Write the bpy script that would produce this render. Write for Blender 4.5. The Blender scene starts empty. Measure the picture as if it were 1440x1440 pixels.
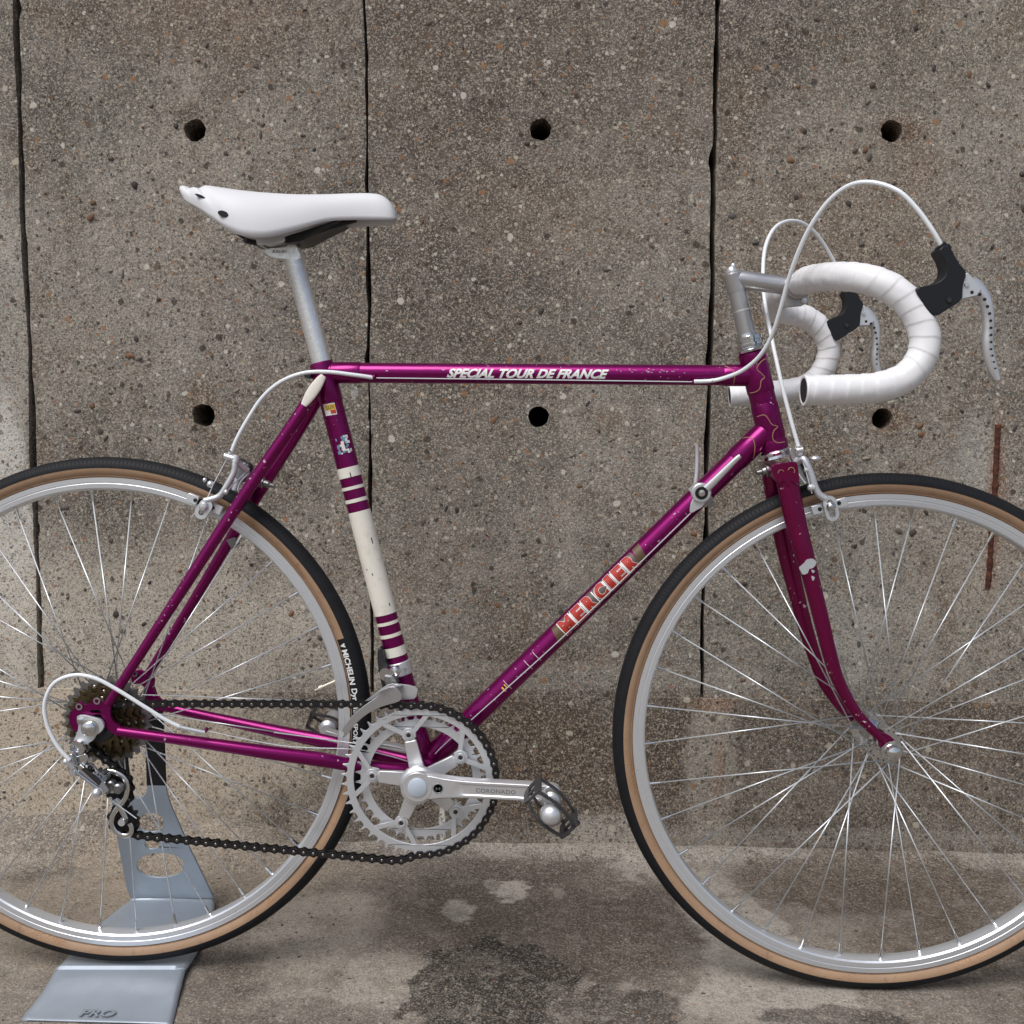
import bpy, bmesh, math, random
from mathutils import Vector, Matrix, noise
from mathutils.geometry import tessellate_polygon
rnd = random.Random(7)
PI = math.pi
R_ = math.radians
C = bpy.context.scene.collection
sc = bpy.context.scene

# ------------------------------------------------------------------ camera
FPX = 1470.0; CD = 1.3298; CH = 0.7573
RIGHT = Vector((0.99936742, 0.03518388, 0.00518198))
DOWN = Vector((0.00859018, -0.09741982, -0.9952063))
FWD = Vector((-0.03451039, 0.99462127, -0.09766043))
CAMP = Vector((0, -CD, CH))
cd = bpy.data.cameras.new('camera')
cam = bpy.data.objects.new('camera', cd); C.objects.link(cam)
M = Matrix((RIGHT, -DOWN, -FWD)).transposed().to_4x4(); M.translation = CAMP
cam.matrix_world = M
cd.sensor_width = 36; cd.lens = FPX / 1440 * 36; cd.clip_start = 0.02; cd.clip_end = 500
sc.camera = cam

# ------------------------------------------------------------------ light
SUN_EL, SUN_AZ = 56, 212      # azimuth clockwise from north (+Y): from behind and left of the camera
w = bpy.data.worlds.new('World'); sc.world = w; w.use_nodes = True
nt = w.node_tree; bg = nt.nodes['Background']
sky = nt.nodes.new('ShaderNodeTexSky'); sky.sky_type = 'NISHITA'; sky.sun_disc = False
sky.sun_elevation = R_(SUN_EL); sky.sun_rotation = R_(SUN_AZ); sky.dust_density = 3; sky.air_density = 1.0
hs = nt.nodes.new('ShaderNodeHueSaturation'); hs.inputs['Saturation'].default_value = 0.75
nt.links.new(sky.outputs[0], hs.inputs['Color']); nt.links.new(hs.outputs[0], bg.inputs['Color'])
bg.inputs['Strength'].default_value = 0.10
sl = bpy.data.lights.new('sun', 'SUN'); sl.energy = 2.3; sl.angle = R_(38); sl.color = (1.0, 0.99, 0.985)
so = bpy.data.objects.new('sun', sl); C.objects.link(so)
az = R_(SUN_AZ); el = R_(SUN_EL)
sd = Vector((math.sin(az) * math.cos(el), math.cos(az) * math.cos(el), math.sin(el)))
so.rotation_euler = sd.to_track_quat('Z', 'Y').to_euler()
sc.view_settings.view_transform = 'Standard'; sc.view_settings.look = 'None'
sc.view_settings.gamma = 1; sc.view_settings.exposure = 0.14

# ------------------------------------------------------------------ pixel <-> place helpers (photo measured at 1440 px)
def ray(px, py):
    return (RIGHT * ((px - 720) / FPX) + DOWN * ((py - 720) / FPX) + FWD)
def U(px, py, Y=0.0):
    d = ray(px, py); t = (Y - CAMP.y) / d.y
    return CAMP + d * t
def G(px, py, z=0.0):
    d = ray(px, py); t = (z - CAMP.z) / d.z
    return CAMP + d * t
def UP(px, py, p0, n):
    d = ray(px, py); t = (p0 - CAMP).dot(n) / d.dot(n)
    return CAMP + d * t

# ------------------------------------------------------------------ materials
def lin(r, g, b):
    f = lambda c: (c / 255 / 12.92) if c / 255 <= 0.04045 else ((c / 255 + 0.055) / 1.055) ** 2.4
    return (f(r), f(g), f(b), 1)
class NT:
    def __init__(s, name):
        s.m = bpy.data.materials.new(name); s.m.use_nodes = True
        s.t = s.m.node_tree; s.b = s.t.nodes['Principled BSDF']
    def n(s, typ, **kw):
        x = s.t.nodes.new(typ)
        for k, v in kw.items():
            if k.startswith('i_'):
                key = k[2:]
                key = int(key) if key.isdigit() else key.replace('_', ' ')
                if hasattr(v, 'is_output') or isinstance(v, bpy.types.NodeSocket): s.t.links.new(v, x.inputs[key])
                else: x.inputs[key].default_value = v
            else: setattr(x, k, v)
        return x
    def l(s, a, b): s.t.links.new(a, b)
    def coord(s): return s.n('ShaderNodeTexCoord').outputs['Object']
    def geo(s): return s.n('ShaderNodeNewGeometry').outputs['Position']
    def noise(s, vec, scale, detail=4, rough=0.55, dist=0):
        x = s.n('ShaderNodeTexNoise'); s.l(vec, x.inputs['Vector'])
        x.inputs['Scale'].default_value = scale; x.inputs['Detail'].default_value = detail
        x.inputs['Roughness'].default_value = rough; x.inputs['Distortion'].default_value = dist
        return x.outputs['Fac']
    def vor(s, vec, scale, feature='F1', rand=1.0):
        x = s.n('ShaderNodeTexVoronoi', feature=feature); s.l(vec, x.inputs['Vector'])
        x.inputs['Scale'].default_value = scale; x.inputs['Randomness'].default_value = rand
        return x
    def math(s, op, a, b=None, c=None, clamp=False):
        x = s.n('ShaderNodeMath', operation=op); x.use_clamp = clamp
        for i, v in enumerate((a, b, c)):
            if v is None: continue
            if isinstance(v, bpy.types.NodeSocket): s.l(v, x.inputs[i])
            else: x.inputs[i].default_value = v
        return x.outputs[0]
    def ramp(s, fac, stops, interp='LINEAR'):
        x = s.n('ShaderNodeValToRGB'); s.l(fac, x.inputs[0]); r = x.color_ramp; r.interpolation = interp
        while len(r.elements) > 1: r.elements.remove(r.elements[0])
        r.elements[0].position = stops[0][0]; r.elements[0].color = stops[0][1]
        for p, c in stops[1:]:
            e = r.elements.new(p); e.color = c
        return x.outputs['Color']
    def step(s, fac, a, b):
        x = s.n('ShaderNodeMapRange'); x.interpolation_type = 'SMOOTHSTEP'; s.l(fac, x.inputs[0])
        x.inputs[1].default_value = a; x.inputs[2].default_value = b
        return x.outputs[0]
    def mix(s, fac, a, b, typ='MIX'):
        x = s.n('ShaderNodeMix', data_type='RGBA', blend_type=typ)
        for i, v in ((0, fac), (6, a), (7, b)):
            if isinstance(v, bpy.types.NodeSocket): s.l(v, x.inputs[i])
            else: x.inputs[i].default_value = v
        return x.outputs[2]
    def bump(s, h, strength=0.5, dist=0.001):
        x = s.n('ShaderNodeBump'); s.l(h, x.inputs['Height']); x.inputs['Strength'].default_value = strength
        x.inputs['Distance'].default_value = dist; s.l(x.outputs[0], s.b.inputs['Normal']); return x
def simple(name, col, rough=0.5, metal=0.0, coat=0.0, bump=None, vary=0.12, spec=None, vscale=60, rv=0.12):
    k = NT(name); v = k.coord()
    nz = k.noise(v, vscale, 5, 0.6)
    c = k.mix(k.math('MULTIPLY', nz, vary * 2), col, tuple(max(0, x * 0.45) for x in col[:3]) + (1,))
    k.l(c, k.b.inputs['Base Color'])
    rr = k.math('ADD', k.math('MULTIPLY', k.math('SUBTRACT', nz, 0.5), rv * 2), rough, clamp=True)
    k.l(rr, k.b.inputs['Roughness'])
    k.b.inputs['Metallic'].default_value = metal; k.b.inputs['Coat Weight'].default_value = coat
    k.b.inputs['Coat Roughness'].default_value = 0.08
    if spec is not None: k.b.inputs['Specular IOR Level'].default_value = spec
    if bump: k.bump(k.noise(v, bump[0], 3), bump[1], 0.0005)
    return k.m
def paint_mat(name, col, chips=0.5):
    k = NT(name); v = k.geo()
    fl = k.vor(v, 3000); 
    nz = k.math('ADD', k.math('MULTIPLY', k.noise(v, 9, 4), .6), k.math('MULTIPLY', k.step(k.noise(v, 60, 6, .7), .5, .72), .6))
    base = k.mix(k.math('MULTIPLY', nz, 0.5), col, (col[0] * 0.55, col[1] * 0.5, col[2] * 0.5, 1))
    # chips down to primer and steel: small irregular spots, sparse
    n1 = k.noise(v, 170, 3, 0.55); n2 = k.noise(v, 14, 2)
    thr = k.math('ADD', n1, k.math('MULTIPLY', n2, 0.35))
    chip = k.step(thr, 0.985 - chips * 0.08, 1.0 - chips * 0.08)
    pal = k.mix(k.noise(v, 400, 2), lin(150, 140, 148), lin(205, 195, 200))
    k.l(k.mix(chip, base, pal), k.b.inputs['Base Color'])
    k.l(k.math('MULTIPLY', k.math('SUBTRACT', 1.0, chip), 0.72), k.b.inputs['Metallic'])
    k.l(k.math('ADD', 0.24, k.math('MULTIPLY', k.noise(v, 35, 5), 0.14)), k.b.inputs['Roughness'])
    k.b.inputs['Coat Weight'].default_value = 0.35; k.b.inputs['Coat Roughness'].default_value = 0.15; k.b.inputs['Specular Tint'].default_value = (0.9, 0.35, 0.75, 1)
    k.bump(k.math('MULTIPLY', chip, -1.0), 0.5, 0.0004)
    return k.m
MT = {}
MT['paint'] = paint_mat('purple_metallic_paint', (0.205, 0.0015, 0.105, 1), 0.8)
MT['paint_worn'] = paint_mat('worn_purple_paint', (0.215, 0.002, 0.105, 1), 1.4)
MT['fork'] = paint_mat('crimson_purple_paint', (0.19, 0.003, 0.06, 1), 1.3)
MT['cream'] = paint_mat('cream_paint', (0.82, 0.80, 0.70, 1), 0.0)
MT['cream'].node_tree.nodes['Principled BSDF'].inputs['Metallic'].default_value = 0
for l_ in list(MT['cream'].node_tree.links):
    if l_.to_socket.name == 'Metallic': MT['cream'].node_tree.links.remove(l_)
MT['alloy'] = simple('brushed_alloy', (0.78, 0.79, 0.81, 1), 0.34, 0.72, 0, None, 0.18, vscale=90)
MT['alloy_matt'] = simple('anodised_alloy', (0.74, 0.76, 0.79, 1), 0.47, 0.75, 0, None, 0.12, vscale=45)
MT['rim'] = simple('polished_rim', (0.76, 0.785, 0.82, 1), 0.33, 0.68, 0, None, 0.1)
MT['post'] = simple('scuffed_seat_post', (0.93, 0.94, 0.95, 1), 0.30, 0.65, 0, (200, 0.5), 0.26, vscale=150, rv=.25)
MT['stem'] = simple('dull_grey_alloy', (0.58, 0.58, 0.59, 1), 0.34, 0.85, 0, None, 0.25)
MT['chrome'] = simple('chrome', (0.78, 0.79, 0.80, 1), 0.12, 1.0, 0, None, 0.2, vscale=150, rv=0.08)
MT['spoke'] = simple('steel_spoke', (0.84, 0.88, 0.92, 1), 0.36, 0.55, 0, None, 0.05)
MT['steel'] = simple('dull_steel', (0.36, 0.36, 0.36, 1), 0.38, 0.95, 0, None, 0.4, vscale=300)
MT['dark'] = simple('dark_steel', (0.075, 0.075, 0.08, 1), 0.42, 0.8, 0, None, 0.3, vscale=200)
MT['cage'] = simple('worn_black_cage', (0.10, 0.10, 0.105, 1), 0.36, 0.6, 0, None, 0.5, vscale=250)
MT['chain'] = simple('oily_chain', (0.035, 0.033, 0.035, 1), 0.36, 0.55, 0, None, 0.4, vscale=400)
MT['pin'] = simple('chain_pin', (0.30, 0.28, 0.26, 1), 0.35, 0.9, 0, None, 0.4, vscale=400)
MT['bronze'] = simple('bronze_sprocket', (0.17, 0.125, 0.07, 1), 0.36, 0.85, 0, None, 0.6, vscale=250)
MT['black_rubber'] = simple('black_rubber', (0.012, 0.012, 0.014, 1), 0.62, 0, 0, (700, 0.25), 0.2, spec=.3)
MT['hood'] = simple('black_hood_rubber', (0.010, 0.011, 0.014, 1), 0.5, 0, 0, (500, 0.15), 0.2, spec=.35)
MT['hole'] = simple('dark_hole', (0.012, 0.011, 0.012, 1), 0.8)
MT['cable_white'] = simple('white_cable_housing', (0.80, 0.83, 0.86, 1), 0.32, 0, 0.3, None, 0.04)
MT['saddle'] = simple('white_saddle_cover', (0.70, 0.70, 0.72, 1), 0.55, 0, 0.0, (900, 0.14), 0.06, vscale=25)
MT['black_plastic'] = simple('black_plastic', (0.009, 0.009, 0.011, 1), 0.38, spec=.4)
MT['white_print'] = simple('white_print', (0.82, 0.82, 0.80, 1), 0.45, 0, 0, None, 0.1)
MT['red_print'] = simple('red_print', (0.62, 0.045, 0.022, 1), 0.38, 0.1, 0.5, None, 0.2, vscale=200)
MT['gold_print'] = simple('gold_print', (0.42, 0.26, 0.14, 1), 0.45, 0.2, 0, None, 0.2)
MT['grey_print'] = simple('grey_print', (0.18, 0.16, 0.15, 1), 0.4, 0.4)
MT['decal_brown'] = simple('worn_brown_print', (0.17, 0.11, 0.06, 1), 0.4, 0.3, 0.3, None, 0.5, vscale=300)
MT['decal_grey'] = simple('faded_decal_ground', (0.20, 0.15, 0.13, 1), 0.35, 0.3, 0.4, None, 0.6, vscale=350)
MT['red_worn'] = simple('worn_red_print', (0.55, 0.035, 0.02, 1), 0.36, 0.1, 0.4, None, 0.5, vscale=300)
MT['chip_grey'] = simple('bare_primer', (0.42, 0.36, 0.40, 1), 0.5, 0.2)
MT['yellow_print'] = simple('yellow_print', (0.80, 0.50, 0.03, 1), 0.45)
MT['blue_print'] = simple('blue_print', (0.16, 0.30, 0.42, 1), 0.5)
MT['cap_blue'] = simple('pale_blue_cap', (0.55, 0.62, 0.71, 1), 0.42, 0.2)
MT['brass'] = simple('valve_metal', (0.72, 0.66, 0.56, 1), 0.35, 0.8)
MT['silver_paint'] = simple('silver_stand_paint', (0.40, 0.455, 0.52, 1), 0.42, 0.35, 0.1, (250, 0.08), 0.25, vscale=22)
MT['stamp'] = simple('engraved_mark', (0.26, 0.27, 0.29, 1), 0.5, 0.5)
MT['tan_emboss'] = simple('tan_emboss', (0.50, 0.28, 0.145, 1), 0.65)

def tape_mat():
    k = NT('white_bar_tape'); v = k.coord()
    k.b.inputs['Roughness'].default_value = 0.45
    at = k.n('ShaderNodeAttribute', attribute_name='seam').outputs['Fac']
    c = k.mix(at, (0.78, 0.78, 0.795, 1), (0.71, 0.695, 0.69, 1))
    k.l(k.mix(k.math('MULTIPLY', k.noise(v, 30, 4), 0.12), c, (0.6, 0.57, 0.52, 1)), k.b.inputs['Base Color'])
    k.bump(k.noise(v, 500, 2), 0.08, 0.0004)
    return k.m
MT['tape'] = tape_mat()
def tyre_mats():
    k = NT('black_tread'); v = k.coord()
    sep = k.n('ShaderNodeSeparateXYZ'); k.l(v, sep.inputs[0])
    ang = k.math('ARCTAN2', sep.outputs[2], sep.outputs[0])
    rad = k.math('SQRT', k.math('ADD', k.math('POWER', sep.outputs[0], 2.0), k.math('POWER', sep.outputs[2], 2.0)))
    a = k.math('MULTIPLY', ang, 63.66)
    fr = k.math('FRACT', a)
    ay = k.math('ABSOLUTE', sep.outputs[1])
    tri = k.math('ABSOLUTE', k.math('SUBTRACT', fr, 0.5))
    lnd = k.math('ABSOLUTE', k.math('SUBTRACT', k.math('MULTIPLY', tri, 0.016), k.math('SUBTRACT', ay, 0.0045)))
    g = k.step(lnd, 0.0012, 0.0003)
    k.l(k.mix(g, k.mix(k.noise(v, 60, 4), (0.007, 0.0075, 0.009, 1), (0.015, 0.016, 0.019, 1)), (0.006, 0.006, 0.007, 1)), k.b.inputs['Base Color'])
    k.b.inputs['Roughness'].default_value = 0.6; k.b.inputs['Specular IOR Level'].default_value = 0.22
    k.bump(k.math('MULTIPLY', g, -1.0), 0.6, 0.0006)
    MT['tread'] = k.m
    k = NT('tan_sidewall'); v = k.coord()
    c = k.mix(k.noise(v, 25, 5), lin(178, 148, 120), lin(150, 119, 92))
    c = k.mix(k.math('MULTIPLY', k.noise(v, 500, 3), 0.35), c, lin(110, 82, 60)); c = k.mix(k.math('MULTIPLY', k.step(k.noise(v, 70, 6, .7), .54, .70), .45), c, lin(104, 82, 64))
    k.l(c, k.b.inputs['Base Color']); k.b.inputs['Roughness'].default_value = 0.62
    k.bump(k.noise(v, 350, 3), 0.12, 0.0005)
    MT['tan'] = k.m
tyre_mats()

def blob(k, xs, zs, cx, cz, rx, rz, soft, wob, wamp=0.5, rot=0.0):
    """mask of an irregular patch centred on a place of the surface"""
    dx = k.math('SUBTRACT', xs, cx); dz = k.math('SUBTRACT', zs, cz)
    if rot:
        c, s = math.cos(rot), math.sin(rot)
        dx, dz = (k.math('ADD', k.math('MULTIPLY', dx, c), k.math('MULTIPLY', dz, s)),
                  k.math('SUBTRACT', k.math('MULTIPLY', dz, c), k.math('MULTIPLY', dx, s)))
    d = k.math('SQRT', k.math('ADD', k.math('POWER', k.math('DIVIDE', dx, rx), 2.0), k.math('POWER', k.math('DIVIDE', dz, rz), 2.0)))
    d = k.math('ADD', d, k.math('MULTIPLY', k.math('SUBTRACT', wob, 0.5), wamp * 2))
    return k.step(d, 1.0 + soft, 1.0 - soft)

WALLY = 0.42
def wx(px, py): p = U(px, py, WALLY); return p.x, p.z
def concrete(name, kind):
    k = NT(name); v = k.geo()
    sep = k.n('ShaderNodeSeparateXYZ'); k.l(v, sep.inputs[0]); X, Y, Z = sep.outputs
    big = k.noise(v, 2.2, 5, 0.6); mid = k.noise(v, 14, 5, 0.65); fine = k.noise(v, 260, 4, 0.7); wob = k.noise(v, 9 if kind != 'ground' else 13, 7, 0.66); wobf = k.noise(v, 38, 5, 0.65)
    if kind == 'wall': c1, c2 = lin(150, 144, 134), lin(86, 79, 72)
    elif kind == 'plinth': c1, c2 = lin(132, 122, 111), lin(90, 82, 74)
    else: c1, c2 = lin(140, 131, 121), lin(100, 92, 84)
    col = k.mix(k.step(big, 0.36, 0.64), c1, c2)
    col = k.mix(k.math('MULTIPLY', k.step(mid, 0.42, 0.72), 0.35), col, lin(168, 158, 146))
    col = k.mix(k.math('MULTIPLY', k.step(mid, 0.52, 0.30), 0.30), col, lin(76, 68, 60))
    if kind != 'ground':
        # greenish and brownish broad tints
        col = k.mix(k.math('MULTIPLY', k.step(k.noise(v, 3.7, 4), 0.5, 0.75), 0.22), col, lin(120, 98, 78))
    if kind != 'ground':
        mp = k.n('ShaderNodeMapping'); k.l(v, mp.inputs['Vector']); mp.inputs['Scale'].default_value = (15, 15, 1.3)
        stv = k.noise(mp.outputs[0], 1.0, 4, 0.6)
        col = k.mix(k.math('MULTIPLY', k.step(stv, 0.50, 0.70), 0.40), col, lin(84, 76, 66))
        col = k.mix(k.math('MULTIPLY', k.step(stv, 0.46, 0.28), 0.30), col, lin(160, 156, 148))
        b2 = k.noise(v, 5.2, 6, 0.68, 0.6)
        col = k.mix(k.math('MULTIPLY', k.step(b2, 0.52, 0.64), 0.42), col, lin(112, 88, 68))
        col = k.mix(k.math('MULTIPLY', k.step(b2, 0.44, 0.34), 0.40), col, lin(98, 98, 86))
    # --- stains and patches with their own outline, some painting light into the wall
    xs, zs = X, (Z if kind != 'ground' else Y)
    if kind == 'wall':
        L = [(10, 470, 34, 170, 0.35, lin(188, 184, 174), .45), (15, 760, 32, 210, 0.3, lin(218, 214, 206), .8),
             (110, 900, 120, 90, 0.5, lin(176, 168, 156), .35), (1372, 650, 26, 75, 0.3, lin(178, 176, 170), .45),
             (1192, 520, 9, 48, 0.3, lin(190, 186, 180), .5), (1416, 790, 60, 90, 0.5, lin(170, 160, 148), .35),
             (985, 210, 20, 80, 0.4, lin(168, 164, 156), .4), (905, 655, 120, 40, 0.5, lin(140, 134, 126), .3),
             (1180, 900, 60, 50, 0.5, lin(180, 176, 168), .4), (760, 300, 110, 60, 0.6, lin(112, 86, 66), .35),
             (498, 552, 5, 9, 0.3, lin(215, 215, 210), .8), (350, 770, 9, 14, 0.2, lin(170, 166, 158), .4),
             (720, 950, 420, 20, 0.4, lin(176, 170, 160), .35), (200, 900, 330, 130, 0.6, lin(206, 197, 182), .55), (600, 500, 300, 120, .6, lin(96, 88, 80), .3), (260, 420, 200, 150, .6, lin(150, 142, 134), .25), (1300, 450, 120, 200, .6, lin(100, 92, 84), .3), (780, 100, 330, 150, .6, lin(80, 68, 58), .6), (620, 520, 120, 420, .7, lin(92, 82, 72), .35), (1180, 330, 130, 110, .6, lin(112, 84, 60), .35), (300, 20, 130, 60, .6, lin(110, 84, 66), .4), (1300, 60, 160, 80, .6, lin(96, 88, 74), .4), (268, 168, 26, 22, .5, lin(66, 52, 40), .6), (768, 176, 30, 22, .5, lin(74, 62, 50), .5), (1262, 182, 30, 22, .5, lin(92, 62, 40), .6), (282, 570, 26, 34, .5, lin(96, 74, 52), .6), (1250, 592, 28, 20, .5, lin(110, 78, 50), .6),  # the wide pale lower-left patch paints brighter light into the concrete colour
             (1400, 710, 13, 130, 0.5, lin(124, 78, 48), .6), (1215, 860, 10, 110, 0.5, lin(190, 186, 178), .25),
             (1290, 215, 30, 50, 0.5, lin(120, 80, 50), .25), (700, 60, 90, 50, 0.6, lin(86, 76, 66), .4)]
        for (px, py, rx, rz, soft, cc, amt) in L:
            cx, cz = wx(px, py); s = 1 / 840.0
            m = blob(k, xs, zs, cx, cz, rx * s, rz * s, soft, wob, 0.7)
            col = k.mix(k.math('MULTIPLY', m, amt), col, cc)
    elif kind == 'plinth':
        L = [(760, 1080, 230, 90, 0.3, lin(88, 72, 58), .78), (945, 1050, 34, 76, 0.15, lin(82, 70, 60), .7),
             (1000, 1085, 40, 100, 0.2, lin(168, 160, 148), .7), (1120, 1110, 110, 40, .25, lin(150, 142, 130), .55), (1300, 1030, 240, 60, 0.4, lin(92, 80, 68), .6),
             (1180, 1110, 200, 60, 0.5, lin(112, 98, 84), .4), (120, 1080, 330, 150, 0.4, lin(206, 192, 172), .8),  # broad pale patch at left carries that painted light down the base
             (640, 1180, 500, 22, 0.5, lin(150, 142, 130), .3), (622, 1158, 5, 34, 0.25, lin(232, 230, 224), .95),
             (860, 1172, 80, 30, 0.2, lin(184, 176, 164), .75), (1180, 1175, 300, 12, 0.5, lin(166, 160, 150), .45),
             (1010, 1085, 8, 60, .4, lin(150, 90, 60), .3), (1000, 990, 30, 12, 0.5, lin(150, 98, 66), .45)]
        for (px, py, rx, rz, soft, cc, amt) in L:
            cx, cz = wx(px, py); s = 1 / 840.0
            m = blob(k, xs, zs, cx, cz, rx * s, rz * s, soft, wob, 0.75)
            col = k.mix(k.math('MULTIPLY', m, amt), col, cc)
    else:
        L = [(980, 1196, 440, 24, 0.4, lin(172, 165, 154), .7), (930, 1245, 110, 40, 0.12, lin(182, 175, 164), .7),
             (1010, 1310, 95, 60, 0.10, lin(180, 173, 163), .8), (1060, 1400, 150, 42, 0.12, lin(176, 169, 158), .75), (640, 1420, 560, 16, .4, lin(150, 142, 132), .5),
             (770, 1300, 185, 95, 0.12, lin(86, 75, 66), .8), (900, 1330, 90, 80, 0.12, lin(84, 74, 66), .75),
             (560, 1290, 150, 60, 0.25, lin(96, 86, 77), .6), (640, 1228, 60, 30, 0.2, lin(90, 82, 74), .6),
             (540, 1390, 70, 50, 0.2, lin(168, 160, 149), .65), (450, 1310, 90, 60, 0.25, lin(170, 162, 150), .7),
             (690, 1392, 128, 66, 0.05, lin(44, 39, 36), .93),
             (870, 1420, 90, 36, 0.12, lin(60, 54, 49), .8), (1240, 1245, 200, 46, 0.15, lin(92, 78, 66), .8),
             (1340, 1330, 130, 34, 0.25, lin(94, 80, 68), .65),
             (720, 1252, 24, 15, 0.2, lin(198, 190, 178), .9), (645, 1282, 22, 15, 0.3, lin(188, 180, 168), .85),
             (690, 1243, 10, 8, 0.3, lin(170, 162, 150), .7), (786, 1256, 9, 7, 0.2, lin(156, 148, 136), .7),
             (1180, 1432, 100, 16, 0.12, lin(56, 51, 48), .8),
             (60, 1300, 150, 70, 0.4, lin(162, 148, 130), .65), (420, 1430, 120, 26, 0.25, lin(84, 75, 68), .6),
             (310, 1400, 60, 40, 0.25, lin(92, 82, 74), .6), (300, 1225, 220, 36, 0.4, lin(168, 154, 136), .65)]
        for (px, py, rx, ry, soft, cc, amt) in L:
            c0 = G(px, py); a = G(px + rx, py); b = G(px, py - ry); b2 = G(px, py + ry)
            m = blob(k, xs, zs, c0.x, (b.y + b2.y) / 2, abs(a.x - c0.x), abs(b.y - b2.y) / 2, soft, wobf if rx < 60 else wob, 1.2 if rx < 60 else 0.85)
            col = k.mix(k.math('MULTIPLY', m, amt), col, cc)
    if kind == 'ground':
        w1 = k.noise(v, 30, 8, 0.72, 0.4); w2 = k.noise(v, 8, 8, 0.70, 0.3)
        col = k.mix(k.math('MULTIPLY', k.step(w1, 0.53, 0.60), 0.20), col, lin(176, 168, 156))
        col = k.mix(k.math('MULTIPLY', k.step(w1, 0.46, 0.39), 0.26), col, lin(70, 62, 55))
        col = k.mix(k.math('MULTIPLY', k.step(w2, 0.54, 0.58), 0.16), col, lin(160, 150, 138))
        col = k.mix(k.math('MULTIPLY', k.step(w2, 0.45, 0.41), 0.22), col, lin(82, 70, 60))
    else:
        w1 = k.noise(v, 40, 7, 0.72)
        col = k.mix(k.math('MULTIPLY', k.step(w1, 0.55, 0.64), 0.32), col, lin(170, 164, 154))
        col = k.mix(k.math('MULTIPLY', k.step(w1, 0.45, 0.36), 0.36), col, lin(66, 59, 52))
    # --- sand grain
    g1 = k.vor(v, 620); g2 = k.vor(v, 330)
    sepc = k.n('ShaderNodeSeparateColor'); k.l(g1.outputs['Color'], sepc.inputs[0])
    sepd = k.n('ShaderNodeSeparateColor'); k.l(g2.outputs['Color'], sepd.inputs[0])
    gs = 1.0 if kind != 'ground' else k.math('ADD', 0.6, k.math('MULTIPLY', k.step(Y, .2, .4), .4))
    col = k.mix(k.math('MULTIPLY', k.math('MULTIPLY', k.step(sepc.outputs[0], 0.55, 1.0), gs), 0.48), col, lin(214, 206, 192))
    col = k.mix(k.math('MULTIPLY', k.math('MULTIPLY', k.step(sepc.outputs[1], 0.62, 1.0), gs), 0.60), col, lin(40, 35, 31))
    col = k.mix(k.math('MULTIPLY', k.math('MULTIPLY', k.step(sepd.outputs[0], 0.78, 1.0), gs), 0.5), col, lin(58, 50, 44))
    col = k.mix(k.math('MULTIPLY', k.math('MULTIPLY', k.step(sepd.outputs[1], 0.80, 1.0), gs), 0.45), col, lin(196, 182, 162))
    hgt = k.math('ADD', k.math('MULTIPLY', fine, 0.8), k.math('MULTIPLY', sepc.outputs[2], 0.5))
    # --- small stones cut flush with the face, coloured one by one
    dens = k.math('MULTIPLY', k.math('SUBTRACT', k.noise(v, 4.0, 3), 0.5), 0.5)
    for (scl, lo, sel, amt) in ((130, 0.36, 0.70, .75), (66, 0.30, 0.86, .8)):
        if kind == 'ground': amt *= 0.45
        vv = k.n('ShaderNodeVectorMath', operation='ADD')
        nn = k.n('ShaderNodeTexNoise'); k.l(v, nn.inputs['Vector']); nn.inputs['Scale'].default_value = scl * 1.6
        sc_ = k.n('ShaderNodeVectorMath', operation='SCALE'); k.l(nn.outputs['Color'], sc_.inputs[0]); sc_.inputs['Scale'].default_value = 0.55 / scl
        k.l(v, vv.inputs[0]); k.l(sc_.outputs[0], vv.inputs[1])
        p = k.vor(vv.outputs[0], scl)
        s3 = k.n('ShaderNodeSeparateColor'); k.l(p.outputs['Color'], s3.inputs[0])
        pc = k.ramp(s3.outputs[1], [(0, lin(62, 54, 48)), (.12, lin(104, 86, 70)), (.28, lin(54, 49, 46)), (.38, lin(142, 116, 90)), (.52, lin(88, 78, 70)), (.64, lin(190, 180, 162)), (.80, lin(122, 112, 102)), (.90, lin(150, 110, 78)), (.96, lin(206, 200, 188))], 'CONSTANT')
        rr = k.math('MULTIPLY', s3.outputs[2], 0.22)
        m = k.math('MULTIPLY', k.step(k.math('SUBTRACT', p.outputs['Distance'], rr), lo + .02 - .1, lo - .08 - .1), k.step(k.math('ADD', s3.outputs[0], dens), sel - .01, sel + .01))
        col = k.mix(k.math('MULTIPLY', m, amt), col, pc)
    # --- pits
    pv = k.vor(v, 85); s4 = k.n('ShaderNodeSeparateColor'); k.l(pv.outputs['Color'], s4.inputs[0])
    pit = k.math('MULTIPLY', k.step(k.math('ADD', pv.outputs['Distance'], k.math('MULTIPLY', fine, .25)), 0.32, 0.22), k.step(k.math('ADD', s4.outputs[0], dens), 0.86, 0.88))
    if kind == 'ground': pit = k.math('MULTIPLY', pit, 0.5)
    hgt = k.math('SUBTRACT', hgt, k.math('MULTIPLY', pit, 2.2))
    if kind == 'ground':
        hgt = k.math('ADD', hgt, k.math('MULTIPLY', k.noise(v, 45, 6, .7), 3.0))
    else:
        hgt = k.math('ADD', hgt, k.math('MULTIPLY', k.noise(v, 22, 5, .65), 2.0))
    k.l(col, k.b.inputs['Base Color']); k.b.inputs['Specular IOR Level'].default_value = 0.25
    k.b.inputs['Roughness'].default_value = 0.88
    k.bump(hgt, 0.9, 0.0016)
    return k.m
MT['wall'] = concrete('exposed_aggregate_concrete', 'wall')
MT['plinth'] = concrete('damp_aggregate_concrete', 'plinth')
MT['ground'] = concrete('worn_concrete_floor', 'ground')
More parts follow.
